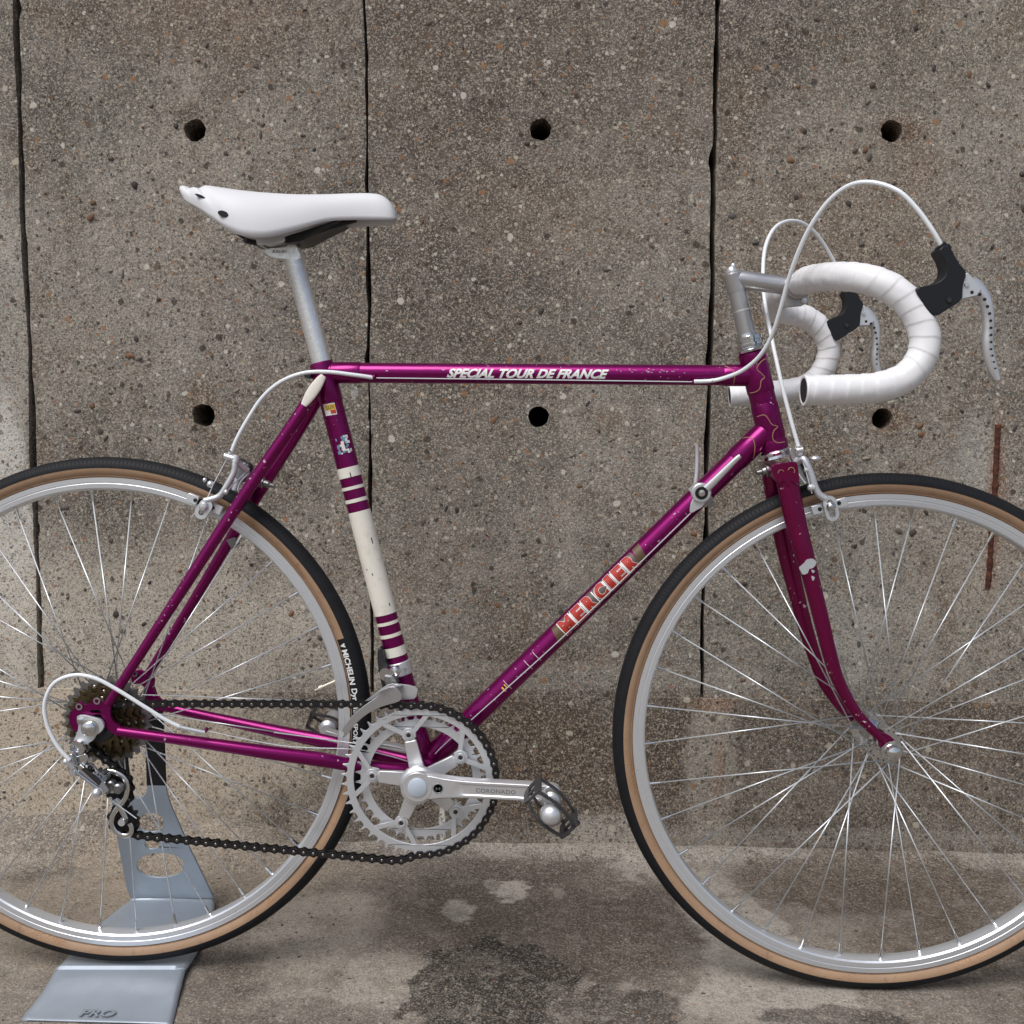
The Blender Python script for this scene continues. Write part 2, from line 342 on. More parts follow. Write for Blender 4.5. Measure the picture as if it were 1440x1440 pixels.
def attr_mat(name, rough=0.75):
    k = NT(name); a = k.n('ShaderNodeAttribute', attribute_name='tint'); v = k.geo()
    k.l(k.mix(k.math('MULTIPLY', k.noise(v, 500, 4, .7), 0.55), a.outputs['Color'], (0.06, 0.05, 0.045, 1)), k.b.inputs['Base Color'])
    k.b.inputs['Roughness'].default_value = rough; k.b.inputs['Specular IOR Level'].default_value = 0.3
    k.bump(k.noise(v, 600, 3), 0.4, 0.0005)
    return k.m
MT['stone'] = attr_mat('embedded_stone')
def rust_mat():
    k = NT('rust'); v = k.geo()
    k.l(k.ramp(k.noise(v, 160, 6, .7), [(.25, lin(34, 18, 16)), (.5, lin(74, 38, 28)), (.75, lin(118, 66, 38))]), k.b.inputs['Base Color'])
    k.b.inputs['Roughness'].default_value = 0.9; k.bump(k.noise(v, 300, 5, .7), 0.9, 0.002)
    return k.m
MT['rust'] = rust_mat()

# ------------------------------------------------------------------ mesh helpers
class MB:
    def __init__(s): s.v = []; s.f = []; s.attr = None
    def add(s, vs, fs):
        o = len(s.v); s.v += [Vector(x) for x in vs]; s.f += [tuple(i + o for i in f) for f in fs]; return o
    def join(s, o, mat=None):
        s.add([mat @ x if mat else x for x in o.v], o.f); return s
    def tube(s, pts, ra, rb=None, n=16, ref=None, caps=True, closed=False, rfun=None):
        """sweep an ellipse along pts. ra: radius across (in plane), rb: radius along ref"""
        pts = [Vector(p) for p in pts]; m = len(pts)
        if not isinstance(ra, (list, tuple)): ra = [ra] * m
        if rb is None: rb = ra
        if not isinstance(rb, (list, tuple)): rb = [rb] * m
        ref = Vector(ref) if ref else None
        T = []
        for i in range(m):
            if closed: d = pts[(i + 1) % m] - pts[i - 1]
            else: d = pts[min(i + 1, m - 1)] - pts[max(i - 1, 0)]
            T.append(d.normalized() if d.length > 1e-9 else Vector((0, 0, 1)))
        if ref is None:
            up = Vector((0, 1, 0)) if abs(T[0].y) < 0.9 else Vector((0, 0, 1))
        else: up = ref
        vs = []; prev = None
        for i in range(m):
            b = (up if (ref is not None or prev is None) else prev)
            b = (b - T[i] * b.dot(T[i]))
            if b.length < 1e-6: b = T[i].orthogonal()
            b.normalize(); a = b.cross(T[i]).normalized(); prev = b
            for j in range(n):
                th = 2 * PI * j / n
                e = rfun(i, th) if rfun else 0
                vs.append(pts[i] + a * math.cos(th) * (ra[i] + e) + b * math.sin(th) * (rb[i] + e))
        fs = []
        for i in range(m if closed else m - 1):
            for j in range(n):
                k2 = (j + 1) % n; i2 = (i + 1) % m
                fs.append((i * n + j, i2 * n + j, i2 * n + k2, i * n + k2))
        if caps and not closed:
            fs.append(tuple(reversed(range(n)))[::-1]); fs.append(tuple(range((m - 1) * n, m * n))[::-1])
        s.add(vs, fs); return s
    def cyl(s, a, b, r, n=20, r2=None):
        return s.tube([a, b], [r, r if r2 is None else r2], n=n)
    def lathe(s, prof, c, axis, n=32, closed=False):
        """prof: list of (along, radius)"""
        axis = Vector(axis).normalized(); a = axis.orthogonal().normalized(); b = axis.cross(a); c = Vector(c)
        vs = []; m = len(prof)
        for (h, r) in prof:
            for j in range(n):
                t = 2 * PI * j / n; vs.append(c + axis * h + (a * math.cos(t) + b * math.sin(t)) * r)
        fs = []
        for i in range(m if closed else m - 1):
            i2 = (i + 1) % m
            for j in range(n):
                fs.append((i * n + j, i * n + (j + 1) % n, i2 * n + (j + 1) % n, i2 * n + j))
        if not closed:
            if prof[0][1] > 1e-5: fs.append(tuple(range(n))[::-1])
            if prof[-1][1] > 1e-5: fs.append(tuple(range((m - 1) * n, m * n)))
        s.add(vs, fs); return s
    def sphere(s, c, r, n=16, sq=(1, 1, 1)):
        c = Vector(c); vs = []; fs = []; m = n // 2
        for i in range(m + 1):
            ph = PI * i / m
            for j in range(n):
                t = 2 * PI * j / n
                vs.append(c + Vector((r * sq[0] * math.sin(ph) * math.cos(t), r * sq[1] * math.sin(ph) * math.sin(t), r * sq[2] * math.cos(ph))))
        for i in range(m):
            for j in range(n): fs.append((i * n + j, i * n + (j + 1) % n, (i + 1) * n + (j + 1) % n, (i + 1) * n + j)[::-1])
        s.add(vs, fs); return s
    def plate(s, loops, d, ch=0.0):
        """loops: outer 3D loop then hole loops (coplanar); extruded by vector d (front = loops, back = loops + d)"""
        d = Vector(d); loops = [[Vector(p) for p in lp] for lp in loops]
        flat = [p for lp in loops for p in lp]
        tri = tessellate_polygon(loops)
        # orient so front faces away from d
        nsum = Vector((0, 0, 0))
        for t in tri: nsum += (flat[t[1]] - flat[t[0]]).cross(flat[t[2]] - flat[t[0]])
        flip = nsum.dot(d) > 0
        N = len(flat)
        fs = []
        for t in tri:
            fs.append(tuple(t[::-1]) if flip else tuple(t))
            fs.append(tuple(i + N for i in (t if flip else t[::-1])))
        o = 0
        for li, lp in enumerate(loops):
            n = len(lp)
            for j in range(n):
                a, b = o + j, o + (j + 1) % n
                fs.append((a, b, b + N, a + N))
            o += n
        s.add(flat + [p + d for p in flat], fs); s.fix = True; return s
    def build(s, name, mat, parent=None, bevel=0, smooth=True, ang=35, local=False):
        me = bpy.data.meshes.new(name)
        me.from_pydata([tuple(x) for x in s.v], [], s.f); me.update()
        bm = bmesh.new(); bm.from_mesh(me); bmesh.ops.recalc_face_normals(bm, faces=bm.faces)
        bm.to_mesh(me); bm.free()
        if smooth:
            me.polygons.foreach_set('use_smooth', [True] * len(me.polygons)); me.set_sharp_from_angle(angle=R_(ang))
        me.materials.append(MT[mat] if isinstance(mat, str) else mat)
        o = bpy.data.objects.new(name, me); C.objects.link(o)
        if parent is not None: par(o, parent, local)
        if bevel:
            md = o.modifiers.new('bevel', 'BEVEL'); md.width = bevel; md.segments = 2; md.limit_method = 'ANGLE'; md.angle_limit = R_(40); md.harden_normals = False
        return o
def _each(s, name, mat, parent=None, **kw):
    p = list(range(len(s.v)))
    def f(i):
        while p[i] != i: p[i] = p[p[i]]; i = p[i]
        return i
    for fc in s.f:
        for k in fc[1:]: p[f(k)] = f(fc[0])
    grp = {}
    for fc in s.f: grp.setdefault(f(fc[0]), []).append(fc)
    out = []
    for g_ in grp.values():
        ids = sorted({i for fc in g_ for i in fc}); mp = {i: n for n, i in enumerate(ids)}
        m = MB(); m.v = [s.v[i] for i in ids]; m.f = [tuple(mp[i] for i in fc) for fc in g_]
        out.append(m.build(name, mat, parent, **kw))
    return out
MB.build_each = _each
WM = {}
def par(o, p, local=False):
    o.parent = p
    if not local and p.name in WM: o.matrix_parent_inverse = WM[p.name].inverted()
def tag(o, label=None, cat=None, group=None, kind=None):
    for k2, v in (('label', label), ('category', cat), ('group', group), ('kind', kind)):
        if v: o[k2] = v
    return o
def empty(name, loc, parent=None):
    o = bpy.data.objects.new(name, None); C.objects.link(o); o.empty_display_size = 0.05
    if parent is not None: par(o, parent)
    o.location = loc; WM[o.name] = Matrix.Translation(loc); return o
def spline(pts, n=8, closed=False):
    """Catmull-Rom through pts (tuples of any length)"""
    P = [Vector(p) if len(p) <= 4 else p for p in pts]; m = len(P); out = []
    rng = range(m if closed else m - 1)
    for i in rng:
        if closed: p0, p1, p2, p3 = P[i - 1], P[i], P[(i + 1) % m], P[(i + 2) % m]
        else: p0, p1, p2, p3 = P[max(i - 1, 0)], P[i], P[i + 1], P[min(i + 2, m - 1)]
        for j in range(n):
            t = j / n; t2 = t * t; t3 = t2 * t
            out.append(0.5 * ((2 * p1) + (p2 - p0) * t + (2 * p0 - 5 * p1 + 4 * p2 - p3) * t2 + (3 * p1 - p0 - 3 * p2 + p3) * t3))
    if not closed: out.append(P[-1])
    return out
def upath(pp, n=8):
    """pixel path [(px,py,Y)] -> smooth 3D path"""
    return spline([U(*p) for p in pp], n)
def resample(pts, step):
    out = [pts[0].copy()]; acc = 0
    for a, b in zip(pts, pts[1:]):
        L = (b - a).length
        while acc + L >= step:
            t = (step - acc) / L; a = a.lerp(b, t); out.append(a.copy()); L = (b - a).length; acc = 0
        acc += L
    return out
def uloop(pp, Y, smooth=0):
    if smooth: pp = [(p.x, p.y) for p in spline([(a, b) for a, b in pp], smooth, True)]
    return [U(a, b, Y) for a, b in pp]
def circ(px, py, r, Y, n=20, rx=None):
    return [U(px + (rx or r) * math.cos(2 * PI * i / n), py + r * math.sin(2 * PI * i / n), Y) for i in range(n)]

# text as mesh ----------------------------------------------------------------
def text2d(body, size, shear=0.0, bold=0.0, spacing=1.0, sx=1.0):
    cu = bpy.data.curves.new('t', 'FONT'); cu.body = body; cu.size = size; cu.shear = shear; cu.offset = bold
    cu.space_character = spacing; cu.align_x = 'CENTER'; cu.align_y = 'CENTER'; cu.resolution_u = 3
    o = bpy.data.objects.new('t', cu); C.objects.link(o)
    me = bpy.data.meshes.new_from_object(o.evaluated_get(bpy.context.evaluated_depsgraph_get()))
    bpy.data.objects.remove(o); bpy.data.curves.remove(cu)
    bm = bmesh.new(); bm.from_mesh(me); bpy.data.meshes.remove(me)
    for v in bm.verts: v.co.x *= sx
    return bm
def map_text(bm, fn, name, mat, parent, cut=0.0015, local=False, fit_h=None, fit_w=None):
    xs = [v.co.x for v in bm.verts]; ys = [v.co.y for v in bm.verts]
    cx, cy = (min(xs) + max(xs)) / 2, (min(ys) + max(ys)) / 2
    kx = fit_w / (max(xs) - min(xs)) if fit_w else 1; ky = fit_h / (max(ys) - min(ys)) if fit_h else 1
    for v in bm.verts: v.co.x = (v.co.x - cx) * kx; v.co.y = (v.co.y - cy) * ky
    h = (max(ys) - min(ys)) * ky / 2
    y = -h + cut
    while y < h:
        bmesh.ops.bisect_plane(bm, geom=bm.verts[:] + bm.edges[:] + bm.faces[:], plane_co=(0, y, 0), plane_no=(0, 1, 0)); y += cut
    bmesh.ops.triangulate(bm, faces=bm.faces)
    for v in bm.verts: v.co = fn(v.co.x, v.co.y)
    me = bpy.data.meshes.new(name); bm.to_mesh(me); bm.free()
    me.materials.append(MT[mat]); o = bpy.data.objects.new(name, me); C.objects.link(o); par(o, parent, local)
    return o
class Tube:
    """straight tube A->B with surface mapping"""
    def __init__(s, A, B, r, r2=None):
        s.A = Vector(A); s.B = Vector(B); s.r = r; s.r2 = r2 or r; s.L = (s.B - s.A).length
        s.t = (s.B - s.A).normalized(); n = Vector((0, -1, 0)); n = (n - s.t * n.dot(s.t)).normalized()
        s.n = n; s.b = n.cross(s.t)
    def rad(s, u): return s.r + (s.r2 - s.r) * u / s.L
    def P(s, u, ph, off=0.0):
        return s.A + s.t * u + (s.n * math.cos(ph) + s.b * math.sin(ph)) * (s.rad(u) + off)
    def mesh(s, n=32):
        return MB().tube([s.A + s.t * (s.L * i / 12) for i in range(13)], [s.rad(s.L * i / 12) for i in range(13)], n=n)
    def patch(s, u0, u1, p0, p1, off=0.0003, nu=2, na=16, skew=0.0):
        mb = MB(); vs = []; fs = []
        for i in range(nu + 1):
            for j in range(na + 1):
                ph = p0 + (p1 - p0) * j / na
                vs.append(s.P(u0 + (u1 - u0) * i / nu + skew * math.sin(ph), ph, off))
        for i in range(nu):
            for j in range(na): fs.append((i * (na + 1) + j, i * (na + 1) + j + 1, (i + 1) * (na + 1) + j + 1, (i + 1) * (na + 1) + j))
        mb.add(vs, fs); return mb
    def line(s, pts, r=0.0005, off=0.0):
        return MB().tube([s.P(u, ph, off) for u, ph in pts], r, n=6)
    def u_at(s, px, py):
        """length along the tube of the place seen at a pixel"""
        p = U(px, py, s.A.y - s.r); return (p - s.A).dot(s.t)
def D(mb, n=1): return mb

# ================================================================== SETTING
# ground: one sheet, finer near the bicycle, rising in a rough fillet to the wall
def gh(x, y):
    left = max(0, min(1, (-0.36 - x) / 0.22)); wid = 0.045 + 0.12 * left; hgt = 0.010 + 0.035 * left
    n = noise.noise(Vector((x * 7, y * 7, 0.3)))
    t = max(0, min(1, (y - (WALLY - wid * (1 + 0.5 * n))) / wid)); t = t * t * (3 - 2 * t)
    if y > WALLY + 0.02 or abs(x) > 1.6: t = 0
    z = hgt * t * (1 + 0.5 * n)
    if abs(x) < 1.4 and -0.6 < y < 0.45:
        far = min(1, max(0, (y + 0.05) / 0.1))
        z += 0.0012 * noise.fractal(Vector((x * 30, y * 30, 1.7)), 1, 2.2, 4) * (0.35 + 0.65 * abs(noise.noise(Vector((x * 3, y * 3, 5)))))
        # crumbly lump of debris
        c = G(690, 1400); q = ((x - c.x) / 0.12) ** 2 + ((y - c.y) / 0.06) ** 2
        z += 0.004 * math.exp(-q) * (0.6 + noise.fractal(Vector((x * 60, y * 60, 9)), 1, 2, 4))
    return z
def axis_vals(a, b, fine, out):
    vals = [a + (b - a) * i / fine for i in range(fine + 1)]
    return [a - o for o in reversed(out)] + vals + [b + o for o in out]
xs = axis_vals(-0.95, 1.0, 330, [0.1, 0.3, 0.8, 2, 5, 12, 30])
ys = [-30, -12, -5, -2, -1.0, -0.5, -0.35] + [-0.22 + 0.66 * i / 130 for i in range(131)] + [0.5, 0.62]
mb = MB(); nx = len(xs)
mb.v = [Vector((x, y, gh(x, y))) for y in ys for x in xs]
mb.f = [(j * nx + i, j * nx + i + 1, (j + 1) * nx + i + 1, (j + 1) * nx + i) for j in range(len(ys) - 1) for i in range(nx - 1)]
g = mb.build('ground', 'ground', ang=60); tag(g, kind='structure')

# wall: cast panels with ragged joints and tie holes, over a lower plain band
wall = empty('concrete_wall', (0, WALLY, 0))
tag(wall, 'rough exposed-aggregate concrete wall with vertical joints and round tie holes behind the bicycle', 'wall')
LIPZ = U(720, 980, WALLY).z
TOPZ = 2.6
def joint_x(base, z, seed, w):
    n = noise.fractal(Vector((z * 9, seed, 0.5)), 1.0, 2.0, 5)
    n2 = noise.noise(Vector((z * 3, seed, 8)))
    return base(z) + w * (1 + 0.0 * n2) + 0.0034 * n + math.copysign(1, w) * 0.016 * max(0, noise.noise(Vector((z * 21, seed * 1.7, 4))) - 0.42)
def jline(px0, py0, px1, py1):
    a = U(px0, py0, WALLY); b = U(px1, py1, WALLY)
    def f(z): return a.x + (b.x - a.x) * (z - a.z) / (b.z - a.z)
    return f
J = [jline(22, 0, 59, 950), jline(514, 0, 523, 870), jline(1010, 0, 986, 980)]
JW = [0.0042, 0.0024, 0.0040]
holes = [[(272, 182, 15)], [], []]
HOLES = {1: [(274, 183, 15), (286, 584, 16)], 2: [(760, 182, 14.5), (757, 586, 14.5)], 3: [(1254, 184, 14.5), (1241, 589, 14.5)]}
zs_ = [LIPZ + (TOPZ - LIPZ) * i / 260 for i in range(261)]
for p in range(4):
    if p == 0: Lf = [Vector((-3.2, 0, z)) for z in (LIPZ, TOPZ)]
    else: Lf = [Vector((joint_x(J[p - 1], z, p * 3 + 1, JW[p - 1] * (1 + .6 * noise.noise(Vector((z * 4, p, 0))))), 0, z)) for z in zs_]
    if p == 3: Rt = [Vector((3.2, 0, z)) for z in (LIPZ, TOPZ)]
    else: Rt = [Vector((joint_x(J[p], z, p * 3 + 2, -JW[p] * (1 + .6 * noise.noise(Vector((z * 5, p, 3))))), 0, z)) for z in zs_]
    # rounding the corners is left to the bevel; bottom edge is ragged
    x0, x1 = Lf[0].x, Rt[0].x; nb = 60 if 0 < p < 3 else 120
    bot = [Vector((x0 + (x1 - x0) * i / nb, 0, LIPZ + 0.0022 * noise.fractal(Vector(((x0 + (x1 - x0) * i / nb) * 22, p, 2)), 1, 2, 4))) for i in range(1, nb)]
    loop = Lf[::-1] + bot + Rt
    yoff = [-0.003, 0.001, 0.0, 0.0012][p]
    loops = [[Vector((q.x, WALLY + yoff, q.z)) for q in loop]]
    for (hx, hy, hr) in HOLES.get(p, []):
        c = U(hx, hy, WALLY); rr = hr / 840.0
        loops.append([Vector((c.x + rr * (1 + 0.16 * noise.noise(Vector((math.cos(a) * 2, math.sin(a) * 2, hx)))) * math.cos(a), WALLY + yoff,
                              c.z + rr * (1 + 0.16 * noise.noise(Vector((math.cos(a) * 2, math.sin(a) * 2, hx + 5)))) * math.sin(a))) for a in [2 * PI * i / 28 for i in range(28)]])
    mb = MB().plate(loops, (0, 0.14, 0))
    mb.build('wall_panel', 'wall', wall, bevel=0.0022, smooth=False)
# lower band
mb = MB(); nb = 200
top = [Vector((-3.2 + 6.4 * i / nb, WALLY - 0.005, LIPZ + 0.0035 + 0.002 * noise.fractal(Vector(((-3.2 + 6.4 * i / nb) * 14, 7, 2)), 1, 2, 4))) for i in range(nb + 1)]
mb.plate([top + [Vector((3.2, WALLY - 0.004, -0.05)), Vector((-3.2, WALLY - 0.004, -0.05))]], (0, 0.14, 0))
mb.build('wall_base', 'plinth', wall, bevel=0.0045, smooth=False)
mb = MB(); mb.plate([[Vector((-3.2, WALLY + 0.15, -0.05)), Vector((3.2, WALLY + 0.15, -0.05)), Vector((3.2, WALLY + 0.15, TOPZ)), Vector((-3.2, WALLY + 0.15, TOPZ))]], (0, 0.1, 0))
mb.build('wall_core', 'hole', wall, smooth=False)
# stones standing slightly proud in the face of the wall
def stones(name, region, count, parent, depth_axis, base, smin, smax):
    pal = [lin(74, 66, 60), lin(92, 80, 68), lin(64, 59, 56), lin(128, 104, 82), lin(164, 154, 136), lin(122, 112, 103), lin(132, 96, 70), lin(146, 137, 124), lin(86, 72, 62), lin(106, 96, 87), lin(96, 92, 88), lin(70, 66, 62)]
    mb = MB(); tint = []
    for _ in range(count):
        x = rnd.uniform(region[0], region[1]); z = rnd.uniform(region[2], region[3])
        ok = True
        if depth_axis == 'wall':
            for f in J:
                if abs(x - f(z)) < 0.014: ok = False
            for hl in HOLES.values():
                for (hx, hy, hr) in hl:
                    c = U(hx, hy, WALLY)
                    if (c.x - x) ** 2 + (c.z - z) ** 2 < 0.03 ** 2: ok = False
        if not ok: continue
        r = smin + (smax - smin) * rnd.random() ** 3.2; asp = rnd.uniform(.38, .95); rot = rnd.uniform(0, PI)
        n = 8; ring = []; j1, j2 = rnd.uniform(0, 6), rnd.uniform(0, 6)
        for i in range(n):
            a = 2 * PI * i / n; q = r * (rnd.uniform(.82, 1.05) + .16 * math.sin(2 * a + j1) + .10 * math.sin(3 * a + j2))
            dx, dz = q * math.cos(a), q * asp * math.sin(a)
            ring.append((dx * math.cos(rot) - dz * math.sin(rot), dx * math.sin(rot) + dz * math.cos(rot)))
        hgt = min(0.0009, r * 0.2) * rnd.uniform(.1, 1)
        cz = (lambda a, b, h: Vector((x + a, base - h, z + b))) if depth_axis == 'wall' else (lambda a, b, h: Vector((x + a, z + b, gh(x + a, z + b) + h)))
        o = len(mb.v)
        mb.v += [cz(a, b, -0.0004) for a, b in ring] + [cz(a * .84, b * .84, hgt) for a, b in ring]
        fs = [(o + i, o + (i + 1) % n, o + n + (i + 1) % n, o + n + i) for i in range(n)] + [tuple(o + n + i for i in range(n))]
        mb.f += fs; c = rnd.choice(pal); f = rnd.uniform(.75, 1.2)
        tint += [(c[0] * f, c[1] * f, c[2] * f, 1)] * len(fs)
    o = mb.build(name, 'stone', parent, ang=80)
    at = o.data.color_attributes.new('tint', 'FLOAT_COLOR', 'CORNER')
    i = 0
    for pl in o.data.polygons:
        for li in pl.loop_indices: at.data[li].color = tint[pl.index]
    o['kind'] = 'stuff'; return o
x0 = U(0, 0, WALLY).x - .25; x1 = U(1440, 0, WALLY).x + .25; zt = U(720, 0, WALLY).z + .25
stones('aggregate', (x0, x1, LIPZ + .01, zt), 1500, wall, 'wall', WALLY, 0.0014, 0.0072)
stones('aggregate', (x0, x1, 0.05, LIPZ - .012), 330, wall, 'wall', WALLY - .004, 0.0012, 0.006)
gr = stones('gravel', (-0.9, 1.0, -0.15, WALLY - .01), 900, None, 'floor', 0, 0.0008, 0.0040)
tag(gr, 'small stones and grit lying scattered on the concrete floor', 'grit', kind='stuff')
# exposed reinforcing bar
for pp in ([(1403, 597), (1401, 640), (1398, 700), (1396, 716)], [(1394, 742), (1391, 800), (1388, 828)]):
    pts = [U(a, b, WALLY + .0022) for a, b in pp]; pts = resample(spline(pts, 12), .0025)
    mb = MB().tube(pts, [0.0050 + 0.0018 * noise.fractal(Vector((p.z * 70, 1, 1)), 1, 2, 3) for p in pts], n=12)
    mb.build('exposed_rebar', 'rust', wall)

# ================================================================== BICYCLE
RH = Vector((-0.5696, 0, 0.3533)); FH = Vector((0.4263, 0, 0.3400))
bike = empty('bicycle', (-0.07, 0, 0))
tag(bike, 'vintage purple road bicycle with white saddle, white bar tape and tan-wall tyres', 'bicycle')

# ---- frame tubes
ST = Tube(U(452, 512), U(597, 1076), 0.0143)
TT = Tube(U(462, 524), U(1062, 528), 0.0127)
DT = Tube(U(604, 1068), U(1082, 601), 0.0143)
HT = Tube(U(1057, 496), U(1089.5, 632), 0.0162)
seat_tube = ST.mesh().build('seat_tube', 'paint', bike)
top_tube = TT.mesh().build('top_tube', 'paint', bike)
down_tube = DT.mesh().build('down_tube', 'paint', bike)
mb = HT.mesh(40)
for (u, l) in ((0.0, .012), (HT.L - .012, .012)):
    mb.tube([HT.A + HT.t * u, HT.A + HT.t * (u + .002), HT.A + HT.t * (u + l - .002), HT.A + HT.t * (u + l)], [.0168, .0172, .0172, .0168], n=40)
head_tube = mb.build('head_tube', 'paint', bike)
# lugs
def lug(T, u0, u1, name='lug'):
    us = [u0, u0 + .003, u1 - .003, u1]
    r = [T.rad(u) + e for u, e in zip(us, (.0000, .0009, .0009, .0000))]
    return MB().tube([T.A + T.t * u for u in us], r, n=36)
mb = lug(TT, TT.L - .040, TT.L - .002); mb.join(lug(DT, DT.L - .060, DT.L - .002))
mb.join(lug(HT, .016, .052)); mb.join(lug(HT, HT.L - .060, HT.L - .014))
hl = mb.build('head_lug', 'paint', bike)
mb = lug(ST, -.002, .052); mb.join(lug(TT, .004, .042)); mb.build('seat_lug', 'paint', bike)
BB = U(598, 1077)
mb = MB().lathe([(-.035, .018), (-.034, .0205), (.034, .0205), (.035, .018)], BB, (0, 1, 0), 40)
mb.join(lug(ST, ST.L - .045, ST.L - .01)); mb.join(lug(DT, .012, .055))
mb.build('bottom_bracket_shell', 'paint', bike)
# gold pin lines on the lugs
def gold(T, pts, r=.00055, off=.0009):
    pts = [(p.x, p.y) for p in spline(pts, 6)]
    return MB().tube([T.P(u, a, off) for u, a in pts], r, n=6)
uo = lambda px, py: HT.u_at(px, py)
mb = gold(HT, [(uo(1075, 505), .9), (uo(1066, 509), .42), (uo(1060, 519), -.1), (uo(1066, 527), .15), (uo(1074, 531), .30), (uo(1068, 536), .0), (uo(1067, 546), -.2), (uo(1063, 551), -.55), (uo(1055, 553), -1.1)])
mb.join(gold(HT, [(uo(1059, 588), -.95), (uo(1072, 585), -.3), (uo(1080, 598), .02), (uo(1089, 601), .42), (uo(1084, 607), .05), (uo(1084, 617), -.15), (uo(1091, 623), .1), (uo(1102, 622), .75)]))
mb.join(gold(TT, [(TT.u_at(1020, 515), 1.0), (TT.u_at(1029, 519), .5), (TT.u_at(1033, 528), .0), (TT.u_at(1032, 540), -1.0)]))
mb.join(gold(DT, [(DT.u_at(1042, 612), 1.25), (DT.u_at(1053, 612), .6), (DT.u_at(1058, 622), .0), (DT.u_at(1056, 640), -.9)], off=.0009))
mb.build_each('gold_lining', 'gold_print', hl)
# printing on the top tube
map_text(text2d('SPECIAL TOUR DE FRANCE', .013, .45, .00055), lambda x, y: TT.P(TT.u_at(742, 525) + x, y / TT.r + .0, .0004), 'lettering', 'white_print', top_tube, fit_h=.0118, fit_w=.203)
# maker's lettering on the down tube
u0, u1 = DT.u_at(783, 889), DT.u_at(897, 778)
ulen = u1 - u0
DT.patch(u0 + .006, u1 - .006, -.62, .98, .0003, 4, 20).build('decal_ground', 'decal_grey', down_tube)
mb = DT.patch(u0 - .006, u0 + .006, -.62, .98, .0004, 2, 20, .004); mb.join(DT.patch(u1 - .006, u1 + .006, -.62, .98, .0004, 2, 20, .004))
mb.build_each('decal_end', 'decal_brown', down_tube)
mb = MB()
ws = [1.15, .95, 1, 1, .55, .95, 1]; tot = sum(ws) + .26 * 6; k_ = (ulen - .014) / tot; uu = u0 + .007
for ch, wd in zip('MERCIER', ws):
    um = uu + wd * k_ / 2
    map_text(text2d(ch, .02, 0, .0019), lambda x, y, um=um: DT.P(um + x, .18 + y / DT.r, .0005), 'letter_edge', 'white_print', down_tube, fit_h=.0225, fit_w=wd * k_ * 1.14)
    map_text(text2d(ch, .02, 0, .0014), lambda x, y, um=um: DT.P(um + x, .18 + y / DT.r, .0008), 'lettering', 'red_worn', down_tube, fit_h=.0212, fit_w=wd * k_ * 1.0)
    uu += wd * k_
    if ch != 'R' or uu < u1 - .02: mb.join(DT.patch(uu + .08 * k_, uu + .18 * k_, -.45, .80, .0006, 1, 16))
    uu += .26 * k_
mb.build_each('decal_bar', 'white_print', down_tube)
# small gold mark and scratches lower on the down tube
um = DT.u_at(708, 966)
mb = DT.patch(um - .003, um - .001, -.25, .25, .0004); mb.join(DT.patch(um + .002, um + .0035, -.1, .3, .0004)); mb.build_each('gold_mark', 'yellow_print', down_tube)
# seat tube bands
def sband(pya, pyb, name='cream_band', mat='cream', **kw):
    xa = 452 + (597 - 452) * (pya - 512) / 564; xb = 452 + (597 - 452) * (pyb - 512) / 564
    ua, ub = ST.u_at(xa, pya), ST.u_at(xb, pyb)
    us = [ua + (ub - ua) * i / 4 for i in range(5)]
    return MB().tube([ST.A + ST.t * u for u in us], [ST.rad(u) + .00035 for u in us], n=36, caps=False).build(name, mat, seat_tube)
for a, b in ((657, 671), (683.5, 688), (701, 706), (719, 865), (875, 879.5), (892, 897), (911, 924)): sband(a, b)
ud = lambda px, py: ST.u_at(px, py)
ch_ = MB()
for (px, py, l, a) in ((494, 664, .006, .2), (497, 762, .008, .6), (548, 848, .004, .7), (524, 806, .003, -.1), (517, 800, .002, -.5)):
    ch_.join(ST.patch(ud(px, py), ud(px, py) + l, a, a + .09, .0006, 2, 4))
ch_.build_each('paint_chip', 'dark', seat_tube)
# stickers
ua = ud(471, 574)
ST.patch(ua - .0075, ua + .0075, -.62, .45, .0004, 4, 14, .001).build('sticker', 'white_print', seat_tube)
ST.patch(ua - .0060, ua + .0010, -.50, .44, .0006, 4, 14, .001).build('sticker_band', 'yellow_print', seat_tube)
ST.patch(ua + .0014, ua + .0060, -.05, .40, .0006, 4, 14, .001).build('sticker_band', 'red_print', seat_tube)
# Lettering runs around the tube
map_text(text2d('LUX', .006, 0, .0001), lambda x, y: ST.P(ua - .0025 - y, .02 + x / ST.r, .0008), 'lettering', 'grey_print', seat_tube, fit_h=.0042, fit_w=.010, cut=.01)
mb1 = MB(); mb2 = MB(); us_ = ud(484, 625)
for i in range(34):
    du = rnd.uniform(-.012, .010); a = rnd.uniform(-.35, .8)
    (mb1 if rnd.random() < .55 else mb2).join(ST.patch(us_ + du, us_ + du + rnd.uniform(.0015, .0045), a, a + rnd.uniform(.10, .3), .0004, 1, 4, .0006))
mb1.build_each('torn_sticker', 'blue_print', seat_tube); mb2.build_each('torn_sticker', 'white_print', seat_tube)
ST.patch(ud(487, 625) - .005, ud(487, 625) + .007, .12, .38, .0006, 2, 6, .001).build('torn_sticker', 'cream', seat_tube)

